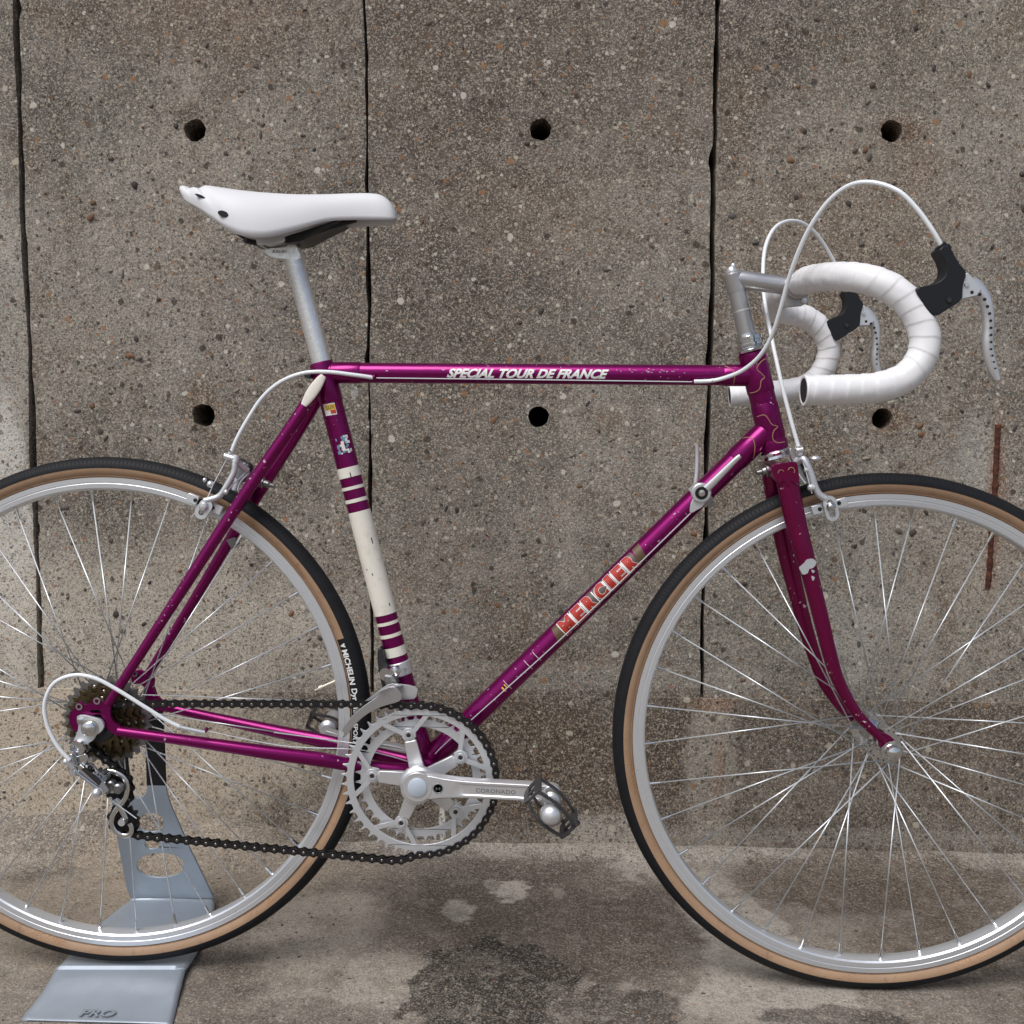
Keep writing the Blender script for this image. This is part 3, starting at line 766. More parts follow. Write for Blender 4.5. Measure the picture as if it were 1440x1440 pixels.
def scratches(T, n, parent, lo=.02):
    mb = MB()
    for i in range(n):
        u = rnd.uniform(lo, T.L - lo); a = rnd.uniform(-.7, 1.1); L = rnd.choice((.0008, .001, .0015, .003))
        mb.join(T.patch(u, u + L, a, a + rnd.uniform(.03, .12), .00012, 1, 3, rnd.uniform(-.002, .002)))
    mb.v and mb.build('paint_scratch', 'chip_grey', parent).__setitem__('kind', 'stuff')
scratches(TT, 46, top_tube); scratches(DT, 44, down_tube); scratches(HT, 16, head_tube, .01)
tt_c = TT.u_at(925, 520); mb = MB()
for i in range(26): 
    u = tt_c + rnd.uniform(-.035, .035); a = rnd.uniform(.15, .6); mb.join(TT.patch(u, u + rnd.uniform(.0006, .003), a, a + rnd.uniform(.02, .08), .00014, 1, 3))
mb.build('paint_scratch', 'chip_grey', top_tube)['kind'] = 'stuff'
for (px, py, l) in ((741, 934, .0006), (756, 925, .0006), (712, 962, .0005)):
    u = DT.u_at(px, py); DT.patch(u, u + l, -.5, .6, .0003, 1, 8).build('paint_scratch', 'white_print', down_tube)
# ---- stays
def rad_list(n, a, b): return [a + (b - a) * i / (n - 1) for i in range(n)]
def stay(name, pp, ra, rb, mat, n=20):
    pts = upath(pp, 10); m = len(pts)
    def intp(tab, t):
        x = t * (len(tab) - 1); i = min(int(x), len(tab) - 2); return tab[i] + (tab[i + 1] - tab[i]) * (x - i)
    A = [intp(ra, i / (m - 1)) for i in range(m)]; B = [intp(rb, i / (m - 1)) for i in range(m)]
    return MB().tube(pts, A, B, n=n, ref=(0, 1, 0)).build(name, mat, bike)
ss = stay('seat_stay', [(449, 538, -.019), (415, 592, -.026), (341, 700, -.035), (245, 847, -.050), (152, 990, -.060)], [.0078, .0078, .0078, .0068, .0056], [.0078, .0078, .0078, .0068, .0056], 'paint_worn')
stay('seat_stay', [(455, 545, .019), (425, 597, .026), (352, 712, .035), (280, 832, .050), (207, 950, .060)], [.0078, .0078, .0078, .0068, .0056], [.0078, .0078, .0078, .0068, .0056], 'paint_worn')
# cream flute on the near stay cap
pts = upath([(455, 528, -.0275), (446, 541, -.0285), (436, 556, -.0295), (427, 570, -.031)], 6)
m = len(pts)
MB().tube(pts, [.0022 + .0048 * math.sin(PI * min(1, (i + 2) / (m + 1)) * .9) for i in range(m)], [.0016] * m, n=14, ref=(0, 1, 0)).build('stay_cap', 'cream', ss)
cs = stay('chain_stay', [(166, 1028, -.060), (260, 1041, -.054), (370, 1057, -.045), (450, 1068, -.036), (490, 1075, -.029), (560, 1084, -.022), (590, 1083, -.012)], [.0062, .0070, .0086, .0095, .0085, .0100, .0105], [.0062, .0070, .0080, .0075, .0062, .0080, .0085], 'paint')
stay('chain_stay', [(228, 993, .060), (300, 1009, .054), (392, 1029, .045), (450, 1041, .036), (490, 1050, .029), (560, 1068, .022), (590, 1073, .012)], [.0062, .0070, .0086, .0095, .0085, .0100, .0105], [.0062, .0070, .0080, .0075, .0062, .0080, .0085], 'paint')
# bridges
MB().tube([U(352, 682, -.032), U(352, 690, .032)], .0058, n=16).build('brake_bridge', 'paint', bike)
MB().tube([U(505, 1075, -.024), U(505, 1060, .024)], .0058, n=16).build('chain_stay_bridge', 'paint', bike)
# dropouts
dro = [(137, 983), (131, 982.5), (127, 989), (119, 991), (113, 987), (107, 990), (104, 997), (99, 1002), (97, 1010), (99, 1019), (103, 1026), (108, 1030), (111, 1026), (111, 1016), (117, 1009), (127, 1006), (137, 1004.5), (143, 1006), (146, 1016), (151, 1025), (158, 1031), (165, 1035), (171, 1032), (169, 1022), (161, 1017), (156, 1009), (155, 1000), (156, 991), (151, 986), (144, 988)]
sl_ = [(126, 1000), (130, 998), (141, 998.5), (143, 1002), (138, 1003), (130, 1003)]
mb = MB().plate([uloop(dro, -.0625, 3), uloop(sl_, -.0625)], (0, .0045, 0))
dp = mb.build('dropout', 'paint', bike, bevel=.0005)
mb = MB()
for (x, y) in ((111, 994), (136, 986)): mb.lathe([(0, .0025), (0, .0044), (.0015, .0044), (.0015, .0025)], U(x, y, -.0645), (0, 1, 0), 18, True)
mb.build_each('eyelet', 'chrome', dp)
dro2 = [(184, 955), (186, 946), (196, 942), (206, 947), (212, 945), (217, 957), (216, 972), (232, 990), (233, 1000), (222, 1000), (207, 988), (205, 970), (196, 962), (188, 962)]
mb = MB().plate([uloop(dro2, .0600, 3)], (0, .0045, 0)); dp2 = mb.build('dropout', 'paint_worn', bike, bevel=.0005)
mb = MB().lathe([(0, .0025), (0, .0044), (.0015, .0044), (.0015, .0025)], U(189, 948, .0585), (0, 1, 0), 18, True); mb.build('eyelet', 'chrome', dp2)
# small cable guides
mb = MB().tube([U(525, 531, -.0150), U(528, 529, -.0150)], .0030, n=14); mb.tube([U(973, 537, -.0140), U(978, 537, -.0140)], .0030, n=14)
mb.join(MB().tube([U(288, 1029, -.062), U(292, 1024, -.062)], .0022, n=10))
mb.build_each('cable_stop', 'paint', bike)
# pump peg / bridge reflector clip on the far stay and seat bolt
MB().plate([uloop([(318, 760), (330, 755), (337, 765), (326, 773)], .030)], (0, .004, 0)).build('bridge_clip', 'steel', bike, bevel=.0005)
mb = MB().lathe([(-.016, .0), (-.016, .0045), (-.013, .005), (.013, .005), (.016, .0045), (.016, 0)], U(436, 527, 0), (0, 1, 0), 16); mb.build('seat_bolt', 'dark', bike)

# ---- seat post and saddle
SP = Tube(U(410, 352), U(455, 520), .0122)
post = SP.mesh().build('seat_post', 'post', bike)
mb = MB().plate([uloop([(371, 352), (380, 349), (402, 347), (408, 340), (414, 341), (420, 352), (423, 363), (412, 366), (402, 364), (388, 363), (378, 360)], -.012, 2)], (0, .024, 0))
mb.build('post_head', 'post', post, bevel=.003)
mb = MB().plate([uloop([(359, 336), (400, 332), (401, 339), (380, 344), (361, 344)], -.030)], (0, .060, 0))
mb.build('rail_clamp', 'alloy', post, bevel=.0012)
map_text(text2d('KALIN', .006, .2, .0001), lambda x, y: U(393, 353.5, -.0126) + Vector((x, 0, y)), 'lettering', 'stamp', post, fit_h=.0038, fit_w=.018, cut=.02)

def saddle():
    # silhouettes in pixels: top line at the centre, lower edge at the near side
    tops = [(256, 268), (257.5, 265.5), (261, 263.7), (268, 264.8), (275, 268), (284, 265), (295, 264.4), (325, 269), (350, 272.5), (380, 275), (420, 276.5), (460, 275.5), (495, 273.5), (520, 273), (537, 275.5), (549, 284), (556, 296), (558, 303)]
    bots = [(256, 275), (257.5, 279), (261, 283.5), (268, 288), (275, 292), (284, 298), (295, 305.5), (325, 325), (350, 333), (380, 333), (420, 323), (460, 311.5), (495, 309), (520, 309), (537, 309), (549, 309), (556, 308), (558, 306)]
    wds = [.014, .024, .032, .038, .043, .050, .056, .065, .067, .062, .050, .036, .027, .023, .021, .018, .012, .003]
    S = spline([(a[0], a[1], b[1], w_ * 1000) for a, b, w_ in zip(tops, bots, wds)], 7)
    mb = MB(); n = 36; rows = []
    for q in S:
        px, ty, by, wd = q[0], q[1], q[2], max(.0015, q[3] / 1000)
        ct = U(px, ty, 0); zt = ct.z; xx = ct.x
        # near lower edge seen at (px,by) on plane Y=-wd
        e = U(px, by, -wd * .96); zb = e.z
        row = []
        for j in range(n + 1):
            t = -1 + 2 * j / n            # -1 near edge ... 1 far edge
            a = abs(t)
            # arch: flat-ish top then skirt
            ang = a * PI / 2
            ex = .62
            yy = math.copysign(wd * math.sin(ang) ** ex, t) if a > 0 else 0
            zz = zb + (zt - zb) * math.cos(ang) ** .80 if a < 1 else zb
            # rear lip: shallow dip along a line parallel to the rear edge
            dpx = px - (281 + 34 * a)
            zz -= .0040 * math.exp(-(dpx / 7.0) ** 2) * (1 - a ** 6)
            xs_ = xx + (e.x - xx) * a ** 2
            row.append(Vector((xs_, yy, zz)))
        rows.append(row)
    m = len(rows); vs = [p for r in rows for p in r]
    # holes in the rear lip: leave out a patch of faces
    hc = [U(313, 300, -.045), U(313, 300, -.045)]
    fs = []
    for i in range(m - 1):
        for j in range(n):
            fs.append((i * (n + 1) + j, i * (n + 1) + j + 1, (i + 1) * (n + 1) + j + 1, (i + 1) * (n + 1) + j))
    o = mb.add(vs, fs)
    ob = mb.build('saddle', 'saddle', bike, ang=75)
    md = ob.modifiers.new('solid', 'SOLIDIFY'); md.thickness = .003; md.offset = -1
    return ob, rows
sad, srows = saddle()
# slots in the lip: dark recessed eyes with a white rim
def on_saddle(px, py):
    best = None
    d = ray(px, py).normalized()
    for r in srows:
        for p in r:
            if p.y > .01: continue
            v = p - CAMP; q = v - d * v.dot(d); s_ = q.length
            if best is None or s_ < best[0]: best = (s_, p)
    return best[1]
for (px, py, a, b, rot) in ((313.5, 300.5, 7.6, 4.2, .32), (281, 275.5, 7.5, 1.9, .38)):
    pl = on_saddle(px, py)
    lp = []
    for i in range(24):
        t = 2 * PI * i / 24; ex, ey = a * math.cos(t), b * math.sin(t)
        lp.append(U(px + ex * math.cos(rot) - ey * math.sin(rot), py + ex * math.sin(rot) + ey * math.cos(rot), pl.y - .0022))
    c = sum(lp, Vector()) / 24
    MB().plate([lp], (0, .0035, 0)).build('saddle_slot', 'hole', sad)
# under-frame and rails
mb = MB().plate([uloop([(332, 329), (350, 335), (372, 340), (372, 345), (352, 341), (338, 334)], -.027, 3)], (0, .054, 0))
mb.build('saddle_base', 'black_plastic', sad, bevel=.0015)
mb = MB()
mb.plate([uloop([(398, 334), (425, 325), (468, 311), (478, 311), (462, 319), (440, 330), (425, 338), (410, 341), (400, 341)], -.028, 2)], (0, .056, 0))
mb.build('saddle_base', 'black_plastic', sad, bevel=.002)
for y_ in (-.021, .021):
    mb = MB().tube(upath([(345, 338, y_ * 1.6), (362, 341, y_), (400, 338, y_), (425, 334, y_), (455, 322, y_), (500, 309, y_ * .3)], 8), .0034, n=12)
    mb.build('saddle_rail', 'black_plastic', sad)

# ---- headset, stem, bars
hx = HT.t
mb = MB()
c0 = HT.A
mb.lathe([(0.000, .0165), (.002, .0195), (.0045, .0200), (.0065, .0172), (.008, .0165), (.0095, .0182), (.012, .0182), (.0128, .0150), (.0150, .0150), (.0158, .0168), (.0205, .0168), (.0215, .0130), (.0245, .0125)], c0, -hx, 32)
mb.build('upper_headset', 'chrome', bike)
c1 = HT.B
mb = MB().lathe([(0, .0165), (.001, .0185), (.003, .0198), (.0058, .0190), (.0070, .0170), (.0085, .0175), (.0105, .0180), (.0115, .0165)], c1, hx, 32)
mb.build('lower_headset', 'chrome', bike)
QU = Tube(U(1033, 395), U(1053, 482), .0111)
mb = QU.mesh(30)
s0, s1 = U(1022, 391), U(1107, 402)
mb.tube([s0, s0.lerp(s1, .03), s0.lerp(s1, .25), s0.lerp(s1, .5), s0.lerp(s1, .96), s1], [.0085, .0105, .0122, .0114, .0112, .0112], n=30)
mb.tube([U(1030, 386), U(1036, 410)], [.0128, .0116], n=30)
stem = mb.build('stem', 'stem', bike)
mb = MB().lathe([(0, .0075), (.004, .0075), (.005, .0062), (.008, .0055), (.0095, .004)], U(1030, 386), -hx, 16); mb.sphere(U(1031, 374), .0036, 10)
mb.lathe([(-.001, .0113), (0, .0115), (.001, .0113)], U(1043, 437), hx, 24)
mb.build_each('stem_bolt', 'alloy', stem)
CL = U(1119, 404)
mb = MB().lathe([(-.019, .0140), (-.017, .0165), (.017, .0165), (.019, .0140)], CL, (0, 1, 0), 36)
mb.plate([uloop([(1104, 414), (1136, 412), (1138, 424), (1128, 430), (1103, 432)], -.011)], (0, .009, 0))
mb.plate([uloop([(1104, 414), (1136, 412), (1138, 424), (1128, 430), (1103, 432)], .002)], (0, .009, 0))
mb.build('bar_clamp', 'stem', stem, bevel=.001)
MB().lathe([(0, .0035), (0.02, .0035), (.021, .002)], U(1131, 423, -.014), (0, 1, 0), 12).build('clamp_bolt', 'chrome', stem)

bar = MB().tube([CL + Vector((0, -.055, 0)), CL + Vector((0, .055, 0))], .0129, n=28).build('handlebar', 'alloy', bike)
def tape(path, name, r0=.0158, pitch=.0165, hand=1, parent=bar, end=True):
    pts = resample(upath(path, 24), .0011); m = len(pts); n = 36
    L = [0.0]
    for a, b in zip(pts, pts[1:]): L.append(L[-1] + (b - a).length)
    wob = [pitch * (1 + .0 * i) for i in range(m)]
    seam = []
    def rf(i, th):
        ph = (L[i] / pitch + hand * th / (2 * PI) * .9 + .12 * noise.noise(Vector((L[i] * 25, th, 2)))) % 1.0
        e = .0007 * (ph) ** 1.3 - .0002
        if ph > .90: e -= .0007 * (ph - .90) / .10
        e += .0005 * noise.noise(Vector((L[i] * 60, math.cos(th) * 2, math.sin(th) * 2)))
        return e
    base = [r0 * (.72 + .28 * min(1, L[i] / .03)) if True else r0 for i in range(m)]
    mb = MB().tube(pts, base, n=n, rfun=rf, caps=False)
    for i in range(m):
        for j in range(n):
            th = 2 * PI * j / n
            ph = (L[i] / pitch + hand * th / (2 * PI) * .9 + .12 * noise.noise(Vector((L[i] * 25, th, 2)))) % 1.0
            seam.append(max(0, 1 - abs(ph - .965) / .045))
    o = mb.build(name, 'tape', parent, ang=50)
    at = o.data.attributes.new('seam', 'FLOAT', 'POINT'); at.data.foreach_set('value', seam)
    # open end: dark bore with white lip
    e = pts[-1]; d = (pts[-1] - pts[-4]).normalized()
    MB().lathe([(-.02, .0128), (0.0006, .0128)], e, d, 28).build('bar_bore', 'hole', parent)
    MB().lathe([(-.001, r0 * .80), (-.001, r0 * 1.03), (.0008, r0 * 1.0), (.0008, r0 * .84)], e, d, 36, True).build('tape_end', 'tape', parent)
    return o
near_path = [(1122, 401, -.022), (1135, 394, -.060), (1158, 390, -.105), (1188, 389, -.150), (1225, 394, -.180), (1260, 410, -.190), (1287, 438, -.194), (1300, 472, -.197), (1295, 504, -.199), (1272, 531, -.201), (1236, 544, -.203), (1185, 548, -.205), (1130, 549, -.207)]
far_path = [(1115, 406, .022), (1100, 414, .060), (1090, 424, .105), (1090, 436, .150), (1108, 440, .178), (1133, 446, .188), (1153, 461, .192), (1165, 486, .195), (1161, 512, .197), (1146, 534, .199), (1122, 546, .201), (1080, 552, .203), (1026, 557, .205)]
tape(near_path, 'bar_tape'); tape(far_path, 'bar_tape', hand=-1)
# brake levers
def lever(hood, Yh, blade, plate, rad_scale, holes_px, exit_px):
    sgn = 1
    mb = MB().plate([uloop(hood, Yh - .013, 3)], (0, .026, 0))
    hd = mb.build('brake_hood', 'hood', bike, bevel=.006)
    # cable collar
    a, b, c = exit_px
    mb = MB().tube([U(*a, Yh), U(*b, Yh), U(*c, Yh)], [.0062, .0070, .0066], n=18)
    mb.lathe([(-.003, .0072), (-.0022, .0080), (.0022, .0080), (.003, .0072)], U(*b, Yh), U(*c, Yh) - U(*a, Yh), 20)
    mb.build('hood_collar', 'hood', hd)
    MB().lathe([(-.0135, .0030), (-.0145, .0026), (-.0145, .0012)], U(hood[-3][0] - 6, hood[-3][1] - 10, Yh), (0, 1, 0), 12).build('pivot_pin', 'dark', hd)
    # blade: U channel = flat web with side plates, drilled
    pts = upath([(x, y, Yh) for x, y, _ in blade], 10)
    wv = spline([(b_[2], 0) for b_ in blade], 10)
    m = len(pts); A = [w_[0] * 1.18 / 1470 * (CD + Yh) / 2 for w_ in wv]
    mb = MB().tube(pts, A, [.0068 - .0022 * i / m for i in range(m)], n=18, ref=(0, 1, 0))
    lv = mb.build('brake_lever', 'alloy', bike)
    mb = MB().plate([uloop(plate, Yh - .0095)], (0, .019, 0)); mb.build('lever_bracket', 'alloy_matt', lv, bevel=.001)
    mb = MB()
    for (x, y, r) in holes_px:
        mb.lathe([(0, r / 1470 * (CD + Yh)), (.001, r / 1470 * (CD + Yh))], U(x, y, Yh - .0098), (0, 1, 0), 12)
    mb.build_each('lever_hole', 'hole', lv)
    mb = MB().lathe([(0, .0022), (.0016, .0026), (.002, .0026)], U(plate[0][0] + (plate[2][0] - plate[0][0]) * .35, plate[0][1] + 14 * (1 if Yh < 0 else .8), Yh - .0115), (0, 1, 0), 12)
    mb.build('lever_pivot', 'chrome', lv)
hood_n = [(1289, 407), (1302, 402), (1316, 398), (1327, 391), (1331, 380), (1328, 366), (1321, 352), (1331, 346), (1341, 357), (1350, 371), (1359, 384), (1354, 402), (1352, 421), (1334, 434), (1314, 444), (1300, 428)]
lever(hood_n, -.197, [(1363, 398, 20), (1374, 408, 20), (1384, 421, 16), (1389, 440, 14), (1390, 462, 13), (1389, 482, 13), (1391, 500, 13), (1396, 518, 12), (1402, 534, 8)],
      [(1355, 386), (1361, 383), (1370, 393), (1381, 407), (1375, 416), (1362, 419), (1352, 421)], 1,
      [(1367, 411, 2.4), (1378, 414, 2.4), (1385, 421, 2.3), (1389, 431, 2.2), (1392, 441, 2.1), (1393.5, 451, 2), (1394, 461, 1.9), (1394, 471, 1.8), (1394, 481, 1.7), (1394, 491, 1.6), (1396, 500, 1.5), (1398, 509, 1.4), (1400, 518, 1.3)],
      ((1321, 345), (1327, 352), (1333, 362)))
hood_f = [(1163, 452), (1175, 446), (1184, 442), (1190, 434), (1191, 422), (1187, 411), (1196, 407), (1204, 410), (1210, 421), (1214, 429), (1210, 442), (1208, 458), (1193, 469), (1176, 479), (1168, 466)]
lever(hood_f, .190, [(1213, 438, 15), (1221, 445, 15), (1229, 456, 12), (1232, 470, 10), (1232, 486, 9), (1231, 502, 9), (1233, 518, 9), (1237, 530, 8)],
      [(1211, 430), (1216, 429), (1223, 440), (1230, 452), (1222, 458), (1213, 458), (1208, 459)], 1,
      [(1218, 452, 1.8), (1225, 455, 1.8), (1229.5, 461, 1.7), (1231.5, 468, 1.6), (1233, 476, 1.5), (1233.5, 484, 1.5), (1234, 491, 1.4), (1233.5, 498, 1.3), (1233, 505, 1.2), (1233, 512, 1.1)],
      ((1187, 404), (1191, 411), (1196, 420)))

# ---- cables
def cable(pp, r, mat='cable_white', name='brake_cable', n=10):
    return MB().tube(upath(pp, 10), r, n=n).build(name, mat, bike)
cable([(1324, 346, -.197), (1310, 322, -.197), (1288, 292, -.194), (1262, 268, -.188), (1226, 256.5, -.175), (1194, 261, -.160), (1165, 283, -.145), (1140, 318, -.130), (1122, 356, -.115), (1108, 396, -.100), (1096, 440, -.085), (1084, 475, -.070), (1067, 502, -.055), (1044, 521, -.038), (1020, 531, -.024), (1000, 535.5, -.0180), (976, 536.5, -.0165)], .0025)
cable([(1189, 404, .190), (1173, 368, .185), (1152, 334, .172), (1131, 315, .155), (1110, 310.5, .135), (1090, 320, .110), (1077, 345, .085), (1073, 380, .060), (1075, 420, .040), (1085, 475, .010), (1098, 535, -.012), (1112, 590, -.022), (1124, 632, -.026)], .0025)
cable([(524, 531, -.0150), (500, 527.5, -.020), (460, 523, -.0245), (425, 525, -.0255), (393, 538, -.0255), (368, 560, -.0255), (348, 590, -.0260), (334, 615, -.0265), (326, 634, -.027)], .0025)
cable([(98, 1069, -.088), (80, 1048, -.090), (66, 1018, -.091), (63, 988, -.091), (76, 961, -.090), (104, 949.5, -.088), (134, 954, -.086), (165, 970, -.083), (202, 993, -.078), (238, 1015, -.072), (265, 1026, -.067), (288, 1030, -.0635)], .0025, name='gear_cable')
# bare inner wires
cable([(527, 531.5, -.0150), (750, 534, -.0150), (976, 537, -.0150)], .0007, 'spoke', n=6)
cable([(977, 716, -.0135), (800, 888, -.0175), (640, 1033, -.0175), (612, 1060, -.0175)], .0007, 'spoke', 'gear_cable', 6)
cable([(292, 1028, -.062), (400, 1049, -.048), (510, 1055, -.032), (575, 1071, -.018)], .0007, 'spoke', 'gear_cable', 6)
cable([(385, 1030, -.02), (430, 1036, -.02), (545, 1052, -.02), (590, 1060, -.015)], .0007, 'spoke', 'gear_cable', 6)
# silver ferrules
mb = MB()
for a, b in (((1003, 535, -.0185), (1001, 535.3, -.0180)), ((252, 1022, -.0695), (254, 1022.8, -.0690))): mb.tube([U(*a), U(*b)], .0029, n=12)
mb.tube([U(255, 1023, -.069), U(287, 1030, -.0637)], .0028, n=12)
mb.build_each('ferrule', 'alloy', bike)

# ---- fork
def forkleg(pp, wid, dep, name):
    pts = upath(pp, 8); m = len(pts)
    def ip(tab, t):
        x = t * (len(tab) - 1); i = min(int(x), len(tab) - 2); return tab[i] + (tab[i + 1] - tab[i]) * (x - i)
    return MB().tube(pts, [ip(wid, i / (m - 1)) for i in range(m)], [ip(dep, i / (m - 1)) for i in range(m)], n=24, ref=(0, 1, 0)).build(name, 'fork', bike)
W_ = [.0138, .0136, .0132, .0120, .0105, .0098, .0088, .0078, .0068, .0060, .0052]; D_ = [.0090, .0090, .0090, .0088, .0085, .0082, .0078, .0072, .0066, .006, .0052]
forkleg([(1103, 655, -.030), (1108, 680, -.031), (1118, 730, -.033), (1129, 772, -.036), (1139, 808, -.038), (1154, 868, -.041), (1168, 925, -.044), (1180, 960, -.046), (1201, 998, -.048), (1222, 1022, -.050), (1244, 1042, -.052)], W_, D_, 'fork_blade')
forkleg([(1085, 655, .030), (1090, 690, .031), (1099, 740, .033), (1109, 788, .036), (1119, 830, .038), (1132, 880, .041), (1146, 925, .044), (1158, 958, .046), (1175, 985, .048), (1190, 1002, .050), (1207, 1015, .052)], W_, D_, 'fork_blade')
mb = MB().plate([uloop([(1086, 655), (1092, 653), (1116, 649.5), (1121, 652), (1123, 662), (1124, 676), (1118, 681), (1113, 677), (1108, 685), (1102, 676), (1096, 681), (1089, 672), (1086, 662)], -.041, 2)], (0, .011, 0))
cq = U(1100, 664, -.036); mb.tube([cq, cq + Vector((0, .072, 0))], .0115, n=24)
fc = mb.build('fork_crown', 'fork', bike, bevel=.0028)
def arcpts(cx, cy, r, a0, a1, Y, n=8): return [U(cx + r * math.cos(R_(a0 + (a1 - a0) * i / n)), cy + r * math.sin(R_(a0 + (a1 - a0) * i / n)), Y) for i in range(n + 1)]
mb = MB().tube(arcpts(1098.5, 665, 4.2, 170, 330, -.0414), .0004, n=6); mb.tube(arcpts(1113, 662, 4.6, 190, 400, -.0414), .0005, n=6)
mb.build_each('gold_lining', 'gold_print', fc)
# fork end and worn silver patches
mb = MB().plate([uloop([(1235, 1033), (1243, 1031), (1253, 1036), (1262, 1046), (1262, 1056), (1254, 1052), (1246, 1056), (1250, 1066), (1243, 1062), (1236, 1048)], -.0545, 2)], (0, .004, 0)); mb.build('fork_end', 'fork', bike, bevel=.0005)
mb = MB().plate([uloop([(1195, 1005), (1205, 1004), (1218, 1014), (1222, 1026), (1212, 1030), (1203, 1022)], .0505, 2)], (0, .004, 0)); mb.build('fork_end', 'fork', bike, bevel=.0005)
def scuff(pts_, Y, parent, mat='alloy_matt'):
    for pp_ in pts_:
        MB().plate([uloop(pp_, Y, 2)], (0, .0016, 0)).build('bare_metal_patch', mat, parent)
fb = [o for o in bpy.data.objects if o.name.startswith('fork_blade')]
scuff([[(1124, 798), (1131, 792), (1135, 787), (1144, 786), (1148, 792), (1143, 799), (1138, 800), (1136, 806), (1129, 808), (1126, 803)], [(1141, 801), (1146, 803), (1143, 806)], [(1141, 810), (1146, 812), (1143, 817)]], -.0474, fb[0])
scuff([[(1102, 779), (1112, 777), (1117, 781), (1113, 786), (1117, 790), (1109, 793), (1105, 787)]], .0278, fb[1])

# ---- wheels
SPM = None
def make_wheel(name, hub, rear=False, phase=0.0):
    wh = empty(name, hub, bike)
    wh.matrix_parent_inverse = Matrix.Translation((0.07, 0, 0))
    r_t = .0135; Rc = .340 - r_t
    # tread: outer half
    def ring(prof, n=220, closed=False):
        mb = MB(); m = len(prof)
        for (y, r) in prof:
            for j in range(n):
                t = 2 * PI * j / n; mb.v.append(Vector((r * math.cos(t), y, r * math.sin(t))))
        for i in range(m if closed else m - 1):
            i2 = (i + 1) % m
            for j in range(n): mb.f.append((i * n + j, i * n + (j + 1) % n, i2 * n + (j + 1) % n, i2 * n + j))
        return mb
    e = .0004
    prof = [((r_t + e) * math.sin(R_(a)), Rc + (r_t + e) * math.cos(R_(a))) for a in range(-88, 89, 8)]
    ring([(prof[0][0] * .93, prof[0][1])] + prof + [(prof[-1][0] * .93, prof[-1][1])]).build('tyre_tread', 'tread', wh, local=True)
    side = []
    for s_ in (-1, 1):
        prof = [(s_ * r_t * math.sin(R_(a)), Rc + r_t * math.cos(R_(a))) for a in range(84, 150, 6)] + [(s_ * .0092, .3142)]
        side.append(ring(prof))
    side[0].join(side[1]); sw = side[0].build('tyre_sidewall', 'tan', wh, local=True)
    # fine raised rib by the bead
    mb = MB()
    for s_ in (-1, 1):
        pr = [(s_ * .0100 + .0004 * math.cos(t), .3165 + .0005 * math.sin(t)) for t in [2 * PI * i / 6 for i in range(6)]]
        mb.join(ring(pr, 160, True))
    mb.build_each('sidewall_rib', 'tan', wh, local=True)
    rim = ring([(-.0095, .3145), (-.0112, .3145), (-.0112, .3085), (-.0108, .3080), (-.0108, .3072), (-.0112, .3067), (-.0110, .3012), (-.0092, .2992), (-.0040, .2980), (.0040, .2980), (.0092, .2992), (.0110, .3012), (.0112, .3067), (.0108, .3072), (.0108, .3080), (.0112, .3085), (.0112, .3145), (.0095, .3145)], 220)
    rim.build('rim', 'rim', wh, local=True, ang=28)
    # hub
    fl = .0355; yl, yr = (-.021 if rear else -fl), fl
    fr = .023
    mb = MB().lathe([(yl - .010, .008), (yl - .008, .012), (yl - .002, .013), (yl - .001, fr), (yl + .002, fr), (yl + .003, .014), (yl + .012, .0095), (yr - .012, .0095), (yr - .003, .014), (yr - .002, fr), (yr + .001, fr), (yr + .002, .013), (yr + .008, .012), (yr + .010, .008)], (0, 0, 0), (0, 1, 0), 44)
    hb = mb.build('hub', 'chrome', wh, local=True, ang=40)
    mb = MB()
    for yy, s_ in ((yl - .0012, -1), (yr + .0012, 1)):
        for i in range(18):
            t = 2 * PI * (i + .5) / 18 + phase; mb.lathe([(-.0003, .0011), (.0006, .0011)], Vector((.0200 * math.cos(t), yy, .0192 * math.sin(t))), (0, 1, 0), 8)
    mb.build_each('flange_hole', 'hole', hb, local=True)
    mb = MB().cyl((0, -.066, 0), (0, .066, 0), .0048, 16)
    mb.build('axle', 'steel', wh, local=True)
    # spokes: one mesh, 36 placed
    global SPM
    if SPM is None:
        s_ = MB().tube([(0, 0, 0), (0, 0, 1)], .00085, n=8)
        me = bpy.data.meshes.new('spoke'); me.from_pydata([tuple(v) for v in s_.v], [], s_.f); me.materials.append(MT['spoke'])
        me.polygons.foreach_set('use_smooth', [True] * len(me.polygons)); SPM = [me]
        nb_ = MB().lathe([(0, .0011), (.0, .0016), (.008, .0019), (.012, .0022), (.0125, .0026), (.0150, .0026)], (0, 0, 0), (0, 0, 1), 8)
        me = bpy.data.meshes.new('nipple'); me.from_pydata([tuple(v) for v in nb_.v], [], nb_.f); me.materials.append(MT['brass'] if False else MT['chrome']); SPM.append(me)
    for i in range(36):
        near = i % 2 == 0; j = i // 2
        yy = yl if near else yr
        ta = 2 * PI * i / 36 + phase
        lead = 1 if j % 2 == 0 else -1
        # three-cross: hub hole is displaced 3 x 20 deg
        th = ta + lead * R_(62)
        a = Vector((fr * .86 * math.cos(th), yy + (.0018 if (j % 2) else -.0018), fr * .86 * math.sin(th)))
        b = Vector((.2990 * math.cos(ta), (-.002 if near else .002), .2990 * math.sin(ta)))
        d = b - a; o = bpy.data.objects.new('spoke', SPM[0]); C.objects.link(o); o.parent = wh
        q = d.to_track_quat('Z', 'Y'); o.location = a; o.rotation_euler = q.to_euler(); o.scale = (1, 1, d.length)
        o = bpy.data.objects.new('nipple', SPM[1]); C.objects.link(o); o.parent = wh
        o.location = b - d.normalized() * .0145; o.rotation_euler = q.to_euler()
    return wh, hb
